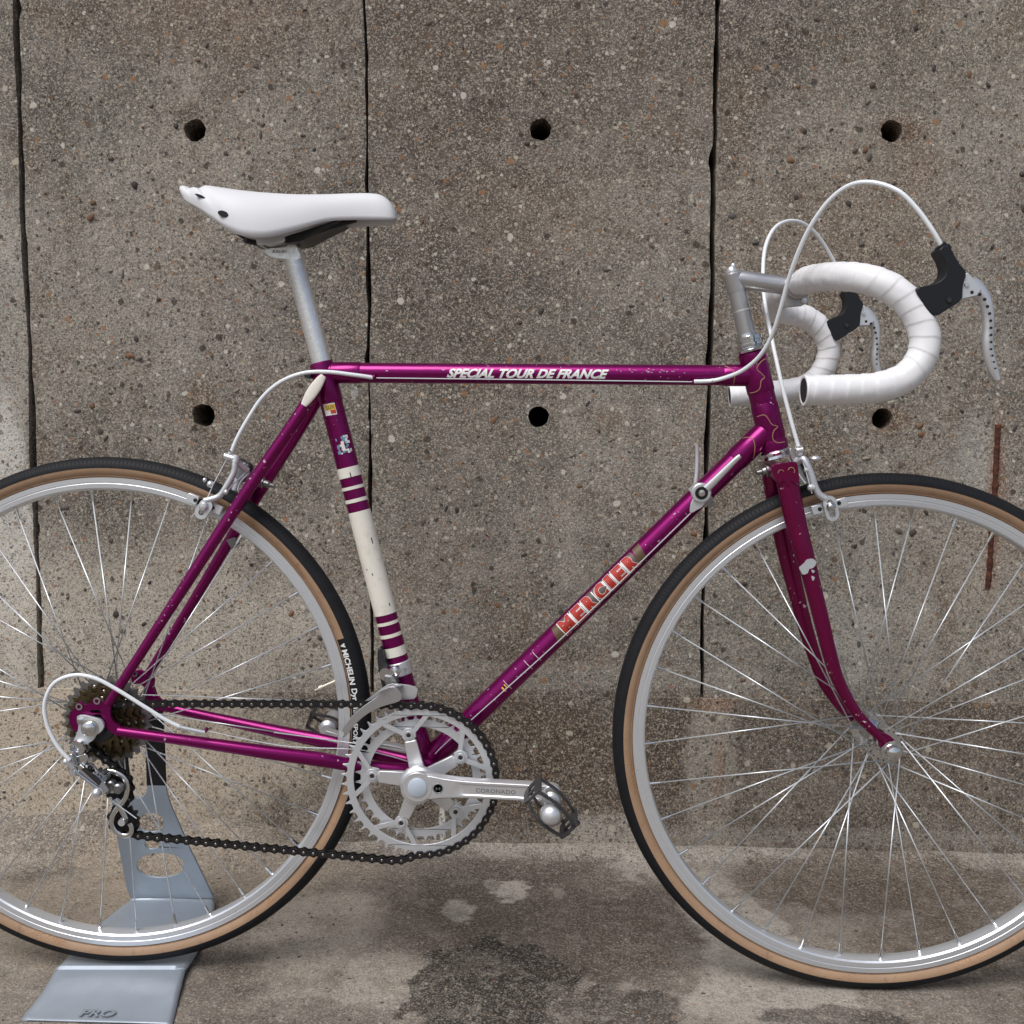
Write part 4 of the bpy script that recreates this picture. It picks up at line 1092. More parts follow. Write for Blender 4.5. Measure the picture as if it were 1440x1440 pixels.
fw, fhub = make_wheel('wheel', FH, False, R_(-89 + 10 * .2))
rw, rhub = make_wheel('wheel', RH, True, R_(-86))
# front axle nuts
mb = MB().lathe([(-.055, .0115), (-.0565, .0130), (-.0610, .0130), (-.0615, .0102), (-.0670, .0100), (-.0705, .0084), (-.0725, .0045), (-.0728, 0)], (0, 0, 0), (0, 1, 0), 24)
mb.lathe([(.052, .0105), (.060, .0105), (.066, .007), (.067, 0)], (0, 0, 0), (0, 1, 0), 6)
mb.build_each('axle_nut', 'chrome', fw, local=True)
mb = MB().lathe([(-.0500, .0125), (-.0520, .0125)], (0, 0, 0), (0, 1, 0), 20)
mb.lathe([(-.0525, .0028), (-.0525, .0050), (-.0545, .0050), (-.0545, .0028)], (-.0165, 0, .000), (0, 1, 0), 14, True)
mb.build('lock_washer', 'chrome', fw, local=True)
# tyre writing
def tyre_fn(hub_c, ang0, rr, s_=-1, dirn=-1):
    # text runs clockwise, tops outward, lying on the near face of the torus tube
    r_t = .0135 + .0007; Rc = .3265
    def f(x, y):
        r = rr + y; c = max(-1, min(1, (r - Rc) / r_t)); yy = -r_t * math.sqrt(max(0, 1 - c * c))
        t = ang0 + dirn * x / rr
        return Vector((r * math.cos(t), yy, r * math.sin(t)))
    return f
def tyre_patch(w_, a0, a1, r0, r1, mat, name):
    f = tyre_fn(None, 0, (r0 + r1) / 2); mb = MB(); n = 40; m = 8; rm = (r0 + r1) / 2
    for i in range(n + 1):
        for j in range(m + 1):
            t = R_(a0 + (a1 - a0) * i / n); p = f(0, r0 + (r1 - r0) * j / m - rm)
            mb.v.append(Vector((p.x * math.cos(t), p.y + .0003, p.x * math.sin(t))))
    mb.f = [(i * (m + 1) + j, i * (m + 1) + j + 1, (i + 1) * (m + 1) + j + 1, (i + 1) * (m + 1) + j) for i in range(n) for j in range(m)]
    return mb.build(name, mat, w_, local=True)
tyre_patch(rw, 19.6, -7, .3158, .3275, 'tread', 'label_patch')
map_text(text2d('MICHELIN', .012, .0, .0004), tyre_fn(None, R_(12.8), .3222), 'tyre_lettering', 'white_print', rw, local=True, fit_h=.0082, fit_w=.047, cut=.002)
map_text(text2d('Dynamic', .012, .0, .0003), tyre_fn(None, R_(4.4), .3222), 'tyre_lettering', 'white_print', rw, local=True, fit_h=.0100, fit_w=.037, cut=.002)
map_text(text2d('SPORT', .012, .0, .0003), tyre_fn(None, R_(-3.0), .3222), 'tyre_lettering', 'white_print', rw, local=True, fit_h=.0062, fit_w=.028, cut=.002)
# little figure before the name reduced to a plain white blot
map_text(text2d('v', .012, .0, .0008), tyre_fn(None, R_(18.0), .3222), 'tyre_lettering', 'white_print', rw, local=True, fit_h=.006, fit_w=.006, cut=.002)
for w_, txts in ((fw, (('700 x 28C', 189, .050), ('622', 207, .012), ('28', 213.5, .008), ('MICHELIN', 295, .055), ('MAX 700', 318, .04))), (rw, (('DYNAMIC SPORT', 58, .070), ('WINTER', -48, .038), ('MADE IN', 78, .03), ('700 x 28C', 252, .050), ('INTERNAL', 40, .04)))):
    for (tx, a, wd) in txts:
        map_text(text2d(tx, .012), tyre_fn(None, R_(a), .3188), 'tyre_embossing', 'tan_emboss', w_, local=True, fit_h=.0056, fit_w=wd, cut=.002)
# valve on the rear wheel
vb = U(476, 956, 0) - RH; vt = U(443, 971, 0) - RH
mb = MB().tube([vb, vb.lerp(vt, .12), vb.lerp(vt, .13), vb.lerp(vt, .62), vb.lerp(vt, .63), vb.lerp(vt, .80), vb.lerp(vt, .81), vt], [.0042, .0042, .0026, .0026, .0042, .0042, .0014, .0012], n=14)
mb.build('valve', 'brass', rw, local=True)

# ---- freewheel
def sprocket(teeth, y, c, mat, name, parent, t=.002, hole=None, root=None):
    rp = .0127 * teeth / (2 * PI); pts = []
    for i in range(teeth):
        for (f_, dr) in ((0, -.0026), (.18, -.0024), (.32, .0006), (.42, .0028), (.50, .0031), (.58, .0028), (.68, .0006), (.82, -.0024)):
            a = 2 * PI * (i + f_) / teeth; r = rp + dr
            pts.append(Vector((c.x + r * math.cos(a), y, c.z + r * math.sin(a))))
    loops = [pts]
    if hole: loops.append([Vector((c.x + hole * math.cos(2 * PI * i / 48), y, c.z + hole * math.sin(2 * PI * i / 48))) for i in range(48)])
    return MB().plate(loops, (0, t, 0)).build(name, mat, parent, bevel=.0003)
FWY = -.0300
fwc = Vector((RH.x, 0, RH.z))
body = MB().lathe([(-.052, .016), (-.052, .0205), (-.050, .0215), (-.024, .0215), (-.024, .02)], fwc, (0, 1, 0), 32).build('freewheel', 'dark', bike)
for teeth, y, m_ in ((28, -.0270, 'steel'), (24, -.0325, 'bronze'), (21, -.0380, 'bronze'), (17, -.0435, 'bronze'), (14, -.0490, 'bronze')):
    sprocket(teeth, y, fwc, m_, 'sprocket', body, .0022, .014)
mb = MB()
for rr_, y, n in ((.047, -.0282, 10), (.040, -.0337, 8), (.033, -.0392, 8)):
    for i in range(n):
        a = 2 * PI * i / n; mb.lathe([(0, .0022), (.0009, .0014)], fwc + Vector((rr_ * math.cos(a), y + .0010, rr_ * math.sin(a))), (0, -1, 0), 8)
mb.build_each('rivet', 'brass', body)
# rear axle nut + spacers
mb = MB().lathe([(-.0505, .0110), (-.0580, .0110)], fwc, (0, 1, 0), 24); mb.build('axle_spacer', 'dark', bike)
an = U(127, 1023, -.068)
mb = MB().lathe([(.003, .0105), (.000, .0112), (-.0015, .0112), (-.0020, .0085), (-.0080, .0085), (-.0095, .0060), (-.010, .0)], an, (0, 1, 0), 24); nut = mb.build('axle_nut', 'chrome', bike)
mb = MB().lathe([(.060, .0100), (.068, .0100), (.072, .005), (.0725, 0)], fwc, (0, 1, 0), 6); mb.build('axle_nut', 'chrome', bike)

# ---- chainrings and cranks
RC = U(590.5, 1097, -.050); RC.y = 0
RY = -.0520
CRK = RC.copy()
pitch_r = .0971
cr = MB()
def ring_loop(r, y, n=96): return [Vector((RC.x + r * math.cos(2 * PI * i / n), y, RC.z + r * math.sin(2 * PI * i / n))) for i in range(n)]
def toothed(teeth, y, ph=0):
    rp = .0127 * teeth / (2 * PI); pts = []
    for i in range(teeth):
        for (f_, dr) in ((0, -.0042), (.26, -.0040), (.37, -.0018), (.44, .0024), (.50, .0030), (.56, .0024), (.63, -.0018), (.74, -.0040)):
            a = 2 * PI * (i + f_ + ph) / teeth; pts.append(Vector((RC.x + (rp + dr) * math.cos(a), y, RC.z + (rp + dr) * math.sin(a))))
    return pts
outer = MB().plate([toothed(48, RY), ring_loop(.0842, RY)], (0, .0026, 0)).build('chainring', 'alloy_matt', bike, bevel=.0004)
inner = MB().plate([toothed(40, RY + .0085), ring_loop(.0665, RY + .0085)], (0, .0024, 0)).build('inner_chainring', 'alloy_matt', bike, bevel=.0004)
BOLT_R = .0605; bang = [103, 31, -41, -113, 175]
def pol(a, r, y): return Vector((RC.x + r * math.cos(R_(a)), y, RC.z + r * math.sin(R_(a))))
def bar2(a, b, w_, y, t, w2=None):
    d = (b - a); nrm = Vector((-d.z, 0, d.x)).normalized(); w2 = w2 or w_
    return [a + nrm * w_ / 2, b + nrm * w2 / 2, b - nrm * w2 / 2, a - nrm * w_ / 2]
strut = MB(); tabs = MB(); arms = MB(); bolts = MB(); boltc = MB(); itabs = MB()
for a in bang:
    c = pol(a, BOLT_R, RY)
    for s_ in (-1, 1):
        strut.plate([bar2(pol(a + s_ * 4, BOLT_R + .001, RY + .0003), pol(a + s_ * 19, .0850, RY + .0003), .0052, 0, 0, .0062)], (0, .0020, 0))
    tabs.plate([[c + Vector((.0088 * math.cos(t), -.0002, .0088 * math.sin(t))) for t in [2 * PI * i / 20 for i in range(20)]]], (0, .0026, 0))
    # inner ring tabs
    itabs.plate([bar2(pol(a, BOLT_R - .007, RY + .0088), pol(a, .0690, RY + .0088), .014, 0, 0, .017)], (0, .0018, 0))
    # spider arm: tapered block from crank centre to the bolt
    p0, p1 = pol(a, .010, RY + .0035), pol(a, BOLT_R - .0075, RY + .0035)
    lp = bar2(p0, p1, .0185, 0, 0, .0150)
    arms.plate([[Vector((p.x, RY - .0012, p.z)) for p in bar2(p0, p1, .0200, 0, 0, .0148)]], (0, .0065, 0))
    lp = bar2(p1 * 1.0, pol(a, BOLT_R + .006, RY), .0115, 0, 0, .0115)
    arms.plate([[Vector((p.x, RY + .0028, p.z)) for p in lp]], (0, .0050, 0))
    bolts.lathe([(-.0012, .0058), (-.0024, .0054), (-.0024, .0034), (-.0010, .0032)], Vector((c.x, RY, c.z)), (0, 1, 0), 22)
    boltc.lathe([(-.0014, .0031), (-.0013, .0)], Vector((c.x, RY, c.z)), (0, 1, 0), 6)
strut.build_each('chainring_strut', 'alloy_matt', outer, bevel=.0003); tabs.build_each('chainring_tab', 'alloy_matt', outer, bevel=.0003)
itabs.build_each('chainring_tab', 'alloy_matt', inner, bevel=.0003)
for k_i in range(5):
    pass
spider = arms.build('spider', 'alloy', bike, bevel=.0012)
bolts.build_each('chainring_bolt', 'alloy', outer); boltc.build_each('bolt_socket', 'dark', outer)
# crank arm
cc = U(587, 1107, -.086); ce = U(776, 1117, -.094)
hub_l = MB().lathe([(.024, .016), (.008, .0195), (0, .0205), (-.003, .0190)], Vector((RC.x, -.080, RC.z)), (0, 1, 0), 40)
hub_l.join(MB().sphere(Vector((RC.x, -.064, RC.z)), .024, 28, (1, .42, 1)))
# arm body as loft
def arm_loft(c0, c1, w0, w1, y0, t, n=14):
    mb = MB(); d = (c1 - c0); L = d.length; tt = d.normalized(); nn = Vector((-tt.z, 0, tt.x)).normalized(); bb = Vector((0, 1, 0))
    secs = [(-.0, w0 * 1.0, 0), (.02, w0, 0), (.10, w0 * .98, 0), (.22, w0 * .80, 0), (.4, w0 * .70, 0), (.7, w1 * 1.02, 0), (.95, w1, 0), (1.0, w1, 0)]
    S = spline([(a, b, 0) for a, b, _ in secs], 4)
    rows = []
    for q in S:
        u, wd = q[0], q[1]; row = []
        pr = []
        for (x, y) in ((-1, 1), (-1, .25), (-.86, 0), (-.62, 0), (-.50, .10), (.50, .10), (.62, 0), (.86, 0), (1, .25), (1, 1)):
            yy = y
            if not (.30 < u < .93) and y == .10: yy = 0
            pr.append(c0 + tt * (u * L) + nn * (x * wd / 2) + bb * (yy * t))
        rows.append(pr)
    m = len(rows); k2 = len(rows[0])
    vs = [p for r in rows for p in r]
    fs = [(i * k2 + j, i * k2 + (j + 1) % k2, (i + 1) * k2 + (j + 1) % k2, (i + 1) * k2 + j) for i in range(m - 1) for j in range(k2)]
    fs.append(tuple(range(k2))); fs.append(tuple(range((m - 1) * k2, m * k2)))
    mb.add(vs, fs); return mb
mb = hub_l; mb.join(arm_loft(cc, ce, .0330, .0225, 0, .012))
mb.lathe([(.0125, .0108), (.0005, .0112), (-.0008, .0100)], ce, (0, 1, 0), 28)
mb.lathe([(.014, .0165), (.0008, .0195), (-.0012, .0185)], cc, (0, 1, 0), 40)
crank = mb.build('crank_arm', 'alloy', bike, bevel=.0012, ang=40)
MB().lathe([(0, .0118), (-.0016, .0118), (-.0020, .0112), (-.0020, 0)], cc + Vector((.0, -.0010, 0)), (0, 1, 0), 32).build('dust_cap', 'cap_blue', crank)
mk = U(616, 1109, -.0876)
mb = MB().lathe([(0, .0052), (-.0004, .0056), (-.0004, .0062), (0, .0066)], mk, (0, 1, 0), 28); mb.build('maker_mark', 'stamp', crank)
map_text(text2d('H', .006), lambda x, y: mk + Vector((x, -.0004, y)), 'lettering', 'stamp', crank, fit_h=.004, fit_w=.005, cut=.02)
tc = U(697, 1113.2, -.0907)
map_text(text2d('CORONADO', .008, 0, .0001, 1.05), lambda x, y: tc + (ce - cc).normalized() * x + Vector((0, .0008, y)), 'lettering', 'stamp', crank, fit_h=.0052, fit_w=.049, cut=.02)
# far crank arm
c2 = U(586, 1072, .062); e2 = U(455, 1037, .066)
mb = arm_loft(e2 + Vector((0, 0, 0)), c2, .022, .030, 0, .012); mb.lathe([(-.004, .018), (.016, .018)], c2, (0, 1, 0), 30)
mb.tube([BB + Vector((0, -.06, 0)), BB + Vector((0, .07, 0))], .009, n=20)
mb.build('crank_arm', 'alloy', bike, bevel=.0012, ang=40)
# pedals: quill bodies with cage plates
def pedal(c, outward, tilt, name='pedal'):
    """c: axle root point, outward: -1 towards the camera, tilt: rotation of the cage about the axle"""
    o_ = outward; rot = Matrix.Rotation(tilt, 3, Vector((0, 1, 0)))
    def W(x, y, z): return c + rot @ Vector((x, 0, z)) + Vector((0, o_ * y, 0))
    mb = MB().lathe([(0, .0075), (.008, .0075), (.012, .0120), (.020, .0120), (.024, .0085), (.050, .0085), (.056, .0130), (.064, .0128), (.0680, .0105), (.0715, .0060), (.072, 0)], c, (0, o_, 0), 28)
    pd = mb.build(name, 'alloy', bike, ang=40)
    # two serrated side plates with curved tops
    for s_ in (-1, 1):
        lp = []
        n = 15
        for i in range(n):
            y = .012 + .050 * i / (n - 1); lp.append((y, .0145 - (.0026 if i % 2 else 0)))
        lp = lp + [(.062, -.006), (.056, -.0140), (.050, -.0150), (.030, -.0150), (.020, -.0140), (.012, -.006)]
        hl_ = [[(.022, -.006), (.036, -.008), (.036, .002), (.022, .004)], [(.042, -.008), (.054, -.006), (.054, .004), (.042, .002)]]
        loops = [[W(s_ * .0285, y, z) for y, z in lp]] + [[W(s_ * .0285, y, z) for y, z in h_] for h_ in hl_]
        d = rot @ Vector((s_ * .0022, 0, 0))
        MB().plate(loops, d).build('cage_plate', 'cage', pd, bevel=.0003)
    # looped end straps, inner and outer
    for y in (.015, .060):
        for zz, k3 in ((.0085, 1), (-.0075, -1)):
            pts = spline([W(-.0285, y, zz), W(-.022, y + .002, zz + .003 * k3), W(0, y + .004, zz + .0065 * k3), W(.022, y + .002, zz + .003 * k3), W(.0285, y, zz)], 6)
            MB().tube(pts, .0018, .0040, n=10, ref=(0, 1, 0)).build('cage_loop', 'cage', pd)
    # toe-clip lugs
    for s_, z in ((1, -.006), (1, .010)):
        MB().lathe([(0, .0035), (.005, .0035), (.006, .002)], W(s_ * .030, .045, z), rot @ Vector((s_, 0, 0)), 12).build('clip_bolt', 'dark', pd)
    return pd
pedal(ce + Vector((-.001, -.004, 0)), -1, R_(44))
pedal(e2 + Vector((.000, .014, 0.004)), 1, R_(20))

# ---- chain
CY = RY + .0013
def cp(px, py): p = U(px, py, CY); return Vector((p.x, CY, p.z))
ring_pts = [Vector((RC.x + pitch_r * math.cos(R_(a)), CY, RC.z + pitch_r * math.sin(R_(a)))) for a in range(96, -93, -3)]
pul1 = U(163, 1106, -.052); pul2 = U(176, 1152, -.052)
def arc3(c, r, a0, a1, n=8): return [Vector((c.x + r * math.cos(R_(a0 + (a1 - a0) * i / n)), CY, c.z + r * math.sin(R_(a0 + (a1 - a0) * i / n)))) for i in range(n + 1)]
spr = Vector((RH.x, CY, RH.z)); sr = .0127 * 14 / (2 * PI)
chain_path = ring_pts + [cp(560, 1210.5), cp(400, 1195), cp(197, 1175)] + arc3(pul2, .0185, -80, -250, 8) + [cp(183, 1128)] + arc3(pul1, .0185, -25, 40, 4) + [cp(165, 1082), cp(150, 1068), cp(139, 1058)] + arc3(spr, sr, 235, 92, 8) + [cp(250, 989.5), cp(400, 990), cp(500, 990)]
chain_path.append(ring_pts[0])
tot = sum((b - a).length for a, b in zip(chain_path, chain_path[1:])); NL = int(round(tot / .0127)); NL += NL % 2
links = resample(chain_path, tot / NL - 1e-6)[:NL]
def link_mesh(outer_):
    mb = MB(); L = .0127; w_ = .0041 if outer_ else .0030; th = .0009
    lp = []
    for i in range(9):
        a = PI / 2 + PI * i / 8; lp.append((math.cos(a) * .0050, math.sin(a) * .0050))
    lp += [(L * .35, -.0034), (L * .65, -.0028)]
    for i in range(9):
        a = -PI / 2 + PI * i / 8; lp.append((L + math.cos(a) * .0050, math.sin(a) * .0050))
    lp += [(L * .65, .0034), (L * .35, .0034)]
    for s_ in (-1, 1):
        mb.plate([[Vector((x, s_ * w_, z)) for x, z in lp]], (0, -s_ * th, 0))
    if not outer_:
        for x in (0, L): mb.lathe([(-.0024, .0038), (.0024, .0038)], (x, 0, 0), (0, 1, 0), 10)
    me = bpy.data.meshes.new('chain_link'); me.from_pydata([tuple(v) for v in mb.v], [], mb.f)
    bm = bmesh.new(); bm.from_mesh(me); bmesh.ops.recalc_face_normals(bm, faces=bm.faces); bm.to_mesh(me); bm.free()
    me.materials.append(MT['chain'])
    if outer_:
        me.materials.append(MT['pin'])
        pm = MB()
        for x in (0, L): pm.lathe([(-.0049, .0), (-.0049, .0014), (-.0044, .0019), (.0044, .0019), (.0049, .0)], (x, 0, 0), (0, 1, 0), 10)
        bm = bmesh.new(); bm.from_mesh(me); vv = [bm.verts.new(v) for v in pm.v]
        for f in pm.f:
            fc_ = bm.faces.new([vv[i] for i in f]); fc_.material_index = 1
        bmesh.ops.recalc_face_normals(bm, faces=bm.faces); bm.to_mesh(me); bm.free()
    return me
LM = [link_mesh(True), link_mesh(False)]
chain = empty('chain', (RC.x, CY, RC.z), bike); chain.matrix_parent_inverse = Matrix.Translation((0.07, 0, 0))
base_ = Vector((RC.x, CY, RC.z))
for i in range(NL):
    a, b = links[i], links[(i + 1) % NL]; d = b - a
    o = bpy.data.objects.new('chain_link', LM[i % 2]); C.objects.link(o); o.parent = chain
    o.location = a - base_; o.rotation_euler = (0, -math.atan2(d.z, d.x), 0); o.scale = (d.length / .0127, 1, 1)

# ---- rear derailleur
mb = MB().plate([uloop([(108, 1008), (117, 1006), (131, 1009), (142, 1013), (146, 1022), (141, 1030), (135, 1034), (131, 1041), (124, 1046), (123, 1055), (120, 1063), (110, 1060), (101, 1052), (104, 1040), (109, 1028), (110, 1018)], -.0690, 3)], (0, .0045, 0))
hang = mb.build('derailleur_hanger', 'alloy_matt', bike, bevel=.001)
mb = MB().lathe([(0, .0102), (-.006, .0102), (-.0085, .0092), (-.0085, .0045), (-.006, .0042), (-.006, 0)], U(112.5, 1050, -.069), (0, 1, 0), 26)
mb.lathe([(0, .0042), (-.003, .0042), (-.0035, .003)], U(114, 1013.5, -.069), (0, 1, 0), 14)
mb.build('pivot_bolt', 'chrome', hang)
mb = MB().plate([uloop([(101, 1056), (108, 1064), (119, 1060), (124, 1066), (118, 1078), (112, 1084), (120, 1086), (132, 1087), (146, 1100), (144, 1110), (136, 1113), (118, 1096), (106, 1090), (96, 1086), (95, 1074)], -.078, 2)], (0, .014, 0))
rd = mb.build('rear_derailleur', 'chrome', bike, bevel=.0015)
mb = MB().plate([uloop([(108, 1078), (113, 1075), (147, 1104), (152, 1113), (146, 1116), (112, 1090)], -.083, 1)], (0, .004, 0))
mb.tube(upath([(100, 1060, -.084), (104, 1072, -.084), (107, 1084, -.084), (125, 1099, -.084), (145, 1113, -.084)], 6), .0020, n=10)
mb.build('linkage_plate', 'chrome', rd, bevel=.0008)
mb = MB().plate([uloop([(114, 1082), (119, 1079), (143, 1099), (139, 1105)], -.0840, 1)], (0, .0006, 0)); mb.build('linkage_recess', 'dark', rd)
mb = MB().sphere(U(136, 1115, -.083), .0060, 14); mb.sphere(U(93, 1071, -.086), .0046, 12); mb.lathe([(0, .0045), (-.008, .0045)], U(137, 1111, -.075), (0, 1, 0), 12)
mb.tube([U(96, 1070, -.086), U(103, 1080, -.084)], .0035, n=10)
mb.lathe([(0, .0058), (-.004, .0050), (-.0045, 0)], U(104, 1086, -.080), (.2, 1, .3), 14)
mb.build('derailleur_bolt', 'alloy', rd)
mb = MB()
for (x, y, r) in ((150, 1092, .0044), (157, 1103, .0058), (147, 1085, .0032), (140, 1083, .0026), (167, 1108, .0065), (128, 1078, .0030), (151, 1110, .0050)):
    mb.lathe([(.004, r), (-.004, r), (-.006, r * .7), (-.006, 0)], U(x, y, -.066), (0, 1, 0), 16)
mb.tube(upath([(122, 1074, -.07), (130, 1076, -.07), (139, 1086, -.07), (150, 1094, -.07)], 5), .0016, n=8)
mb.build('spring_pivot', 'steel', rd)
def cage(pp, Y, r, mat, name, parent, rb=.0012):
    return MB().tube(upath([(a, b, Y) for a, b in pp], 8), r, rb, n=12, ref=(0, 1, 0)).build(name, mat, parent)
cage([(140, 1086), (150, 1084.5), (163, 1087), (174, 1094), (179, 1106), (177, 1120), (170, 1131), (163, 1139), (158, 1148), (157, 1160), (163, 1170), (173, 1175.5), (182, 1174), (185, 1166), (182, 1158)], -.0620, .0030, 'chrome', 'cage_plate', rd)
cage([(161, 1124), (165, 1131), (172, 1142), (177, 1152)], -.0625, .0032, 'chrome', 'cage_plate', rd)
cage([(150, 1090), (172, 1097), (180, 1110), (176, 1130), (172, 1145), (186, 1150), (192, 1158), (184, 1172)], -.0430, .0045, 'dark', 'cage_plate', rd)
cage([(128, 1106), (160, 1128), (192, 1151)], -.0640, .0007, 'spoke', 'cage_wire', rd, .0007)
for c in (pul1, pul2):
    cc_ = Vector((c.x, CY, c.z))
    pu = MB().plate([[Vector((cc_.x + (.0165 + .0022 * math.cos(11 * t)) * math.cos(t), CY - .003, cc_.z + (.0165 + .0022 * math.cos(11 * t)) * math.sin(t))) for t in [2 * PI * i / 66 for i in range(66)]]], (0, .006, 0)).build('jockey_wheel', 'black_plastic', rd, bevel=.0004)
    MB().lathe([(-.0135, .0), (-.0135, .0045), (-.011, .0048), (-.003, .0050), (.006, .0050)], cc_, (0, 1, 0), 18).build('jockey_bolt', 'alloy', rd)

# ---- front derailleur
mb = MB().plate([uloop([(480, 1028), (486, 1018), (498, 1004), (514, 991), (526, 983), (532, 978), (533, 971), (540, 968), (553, 965.5), (561, 971), (565, 978), (564, 984), (557, 988), (543, 992), (527, 998), (510, 1009), (496, 1023), (486, 1036), (480, 1036)], -.0615, 2)], (0, .0022, 0))
fd = mb.build('front_derailleur', 'stem', bike, bevel=.0006)
mb = MB().plate([uloop([(498, 1000), (512, 987), (527, 976), (545, 963), (560, 962), (585, 966), (586, 976), (582, 983), (560, 984), (540, 988), (520, 998), (502, 1012)], -.0400, 2)], (0, .002, 0)); mb.build('cage_plate', 'alloy', fd, bevel=.0006)
mb = MB().tube(upath([(533, 972, -.0615), (545, 967, -.0600), (556, 965, -.050), (562, 963, -.040)], 5), .0010, .0050, n=8); mb.tube([U(480, 1032, -.0615), U(490, 1026, -.040)], .0036, n=12)
mb.build('cage_bridge', 'alloy', fd)
us1 = ST.u_at(563, 942)
mb = MB().tube([ST.A + ST.t * (us1 - .009), ST.A + ST.t * (us1 + .009)], .0166, n=36)
fdc = mb.build('derailleur_clamp', 'alloy', fd, bevel=.0012)
mb = MB().lathe([(0, .0068), (-.006, .0068), (-.008, .0050), (-.009, 0)], U(556.5, 943, -.026), (0, 1, 0), 20)
mb.lathe([(0, .0085), (-.010, .0085)], U(546, 946, -.020), (0.2, 1, 0), 20)
mb.lathe([(0, .0030), (-.004, .0026), (-.004, 0)], U(569, 942, -.018), (0, 1, 0), 12)
mb.build('clamp_bolt', 'chrome', fd)
mb = MB().plate([uloop([(531, 914), (538, 913), (540, 928), (546, 936), (540, 950), (545, 968), (538, 968), (534, 950), (531, 935)], -.022, 2)], (0, .016, 0)); mb.build('linkage_arm', 'dark', fd, bevel=.001)
mb = MB().plate([uloop([(540, 950), (554, 952), (560, 962), (553, 968), (541, 962)], -.034, 1)], (0, .018, 0)); mb.build('linkage_arm', 'steel', fd, bevel=.001)

# ---- gear levers on the down tube
ul = DT.u_at(985, 694)
mb = MB().tube([DT.A + DT.t * (ul - .0075), DT.A + DT.t * (ul + .0075)], .0160, n=32)
gl = mb.build('gear_lever_clamp', 'alloy', bike, bevel=.001)
lc = U(986, 693, -.020)
mb = MB().lathe([(.004, .0125), (-.002, .0125), (-.0035, .0110)], lc, (0, 1, 0), 28); mb.build('lever_boss', 'alloy', gl)
MB().lathe([(-.0036, .0082), (-.0050, .0078), (-.0050, .005), (-.0040, .0046)], lc, (0, 1, 0), 24).build('lever_ring', 'black_plastic', gl)
MB().lathe([(-.0036, .0048), (-.0062, .0042), (-.0066, 0)], lc, (0, 1, 0), 18).build('lever_screw', 'chrome', gl)
pts = upath([(993, 688, -.0225), (1004, 677, -.024), (1020, 661, -.026), (1034, 647, -.028), (1041, 641, -.029)], 6)
m = len(pts); MB().tube(pts, [.0050 - .0022 * i / m for i in range(m)], [.0022] * m, n=14, ref=(0, 1, 0)).build('gear_lever', 'alloy', bike)
pts = upath([(978, 685, .022), (980, 665, .023), (980.5, 640, .024), (980, 625, .024)], 6)
m = len(pts); MB().tube(pts, [.0034 - .0010 * i / m for i in range(m)], [.002] * m, n=14, ref=(0, 1, 0)).build('gear_lever', 'alloy', bike)
mb = MB().plate([uloop([(975, 700), (990, 703), (989, 712), (981, 717), (972, 722), (970, 717)], -.019, 2)], (0, .004, 0)); mb.build('cable_stop', 'alloy', gl, bevel=.0008)
mb = MB().lathe([(0, .0048), (-.005, .0044), (-.005, 0)], U(1000, 708, .012), (0, 1, 0), 16); mb.build('lever_screw', 'steel', gl)

# ---- brakes
def loop_slot(px, py, a, b, rot, Y, r=.0024):
    def st(a, b, n=28):
        pts = []
        for i in range(n):
            t = 2 * PI * i / n
            ex = b * math.cos(t); ey = b * math.sin(t) + (a - b) * (1 if math.sin(t) > 0 else -1)
            pts.append(U(px + ex * math.cos(rot) - ey * math.sin(rot), py + ex * math.sin(rot) + ey * math.cos(rot), Y - .0022))
        return pts
    return MB().plate([st(a, b), st(a - 5.2, b - 5.2)], (0, .0044, 0))
def pad_(c, d, Y):
    """brake-pad carrier: two square lugs either side of the bolt, pad behind"""
    mb = MB()
    for s_ in (-1, 1):
        x, y = c[0] + d[0] * s_, c[1] + d[1] * s_
        ux, uy = d[0] / math.hypot(*d), d[1] / math.hypot(*d)
        q = [(x + ux * a * 8 - uy * b * 6.5, y + uy * a * 8 + ux * b * 6.5) for a, b in ((-1, -1), (1, -1), (1, 1), (-1, 1))]
        mb.plate([uloop(q, Y)], (0, .007, 0))
    return mb
# rear
caliper = MB()
caliper.tube(upath([(348, 662, -.016), (336, 652, -.024), (331, 650, -.028), (329, 664, -.0285), (319, 683, -.0285), (309, 697, -.028), (297, 702, -.028), (288, 704, -.028)], 7), [.0040] * 50, n=14)
caliper.tube(upath([(333, 640, -.027), (331, 650, -.028)], 4), .0050, n=14)
caliper.join(loop_slot(286, 716, 15, 9.5, .55, -.0285, .0030))
rbk = caliper.build('rear_brake', 'alloy_matt', bike, bevel=.0009)
mb = MB().tube(upath([(360, 668, .016), (345, 655, .024), (338, 650, .028), (336, 664, .0285), (330, 690, .028), (316, 700, .027)], 7), .0045, n=14)
mb.build('brake_arm', 'alloy_matt', rbk)
mb = MB().plate([uloop([(330, 652), (342, 650), (352, 655), (350, 668), (340, 680), (330, 672)], -.012, 1)], (0, .024, 0)); mb.build('brake_arm', 'stem', rbk, bevel=.002)
mb = pad_((287, 709), (17, 7), -.0245); pc = mb.build('pad_carrier', 'alloy_matt', rbk, bevel=.0008)
mb = MB()
for (x, y) in ((274.5, 703.5), (299, 714)): mb.lathe([(0, .0026), (.001, .0026)], U(x, y, -.0250), (0, 1, 0), 12)
mb.build_each('carrier_hole', 'hole', rbk)
mb = MB().plate([uloop([(272, 707), (310, 722), (313, 715), (276, 700)], -.0175)], (0, .006, 0)); mb.build('brake_pad', 'black_rubber', rbk)
mb = MB().lathe([(0, .0058), (-.004, .0058), (-.006, .004), (-.0065, 0)], U(287, 712, -.029), (0, 1, 0), 18); mb.sphere(U(296, 681, -.028), .0048, 12); mb.sphere(U(288, 675, -.020), .0030, 10)
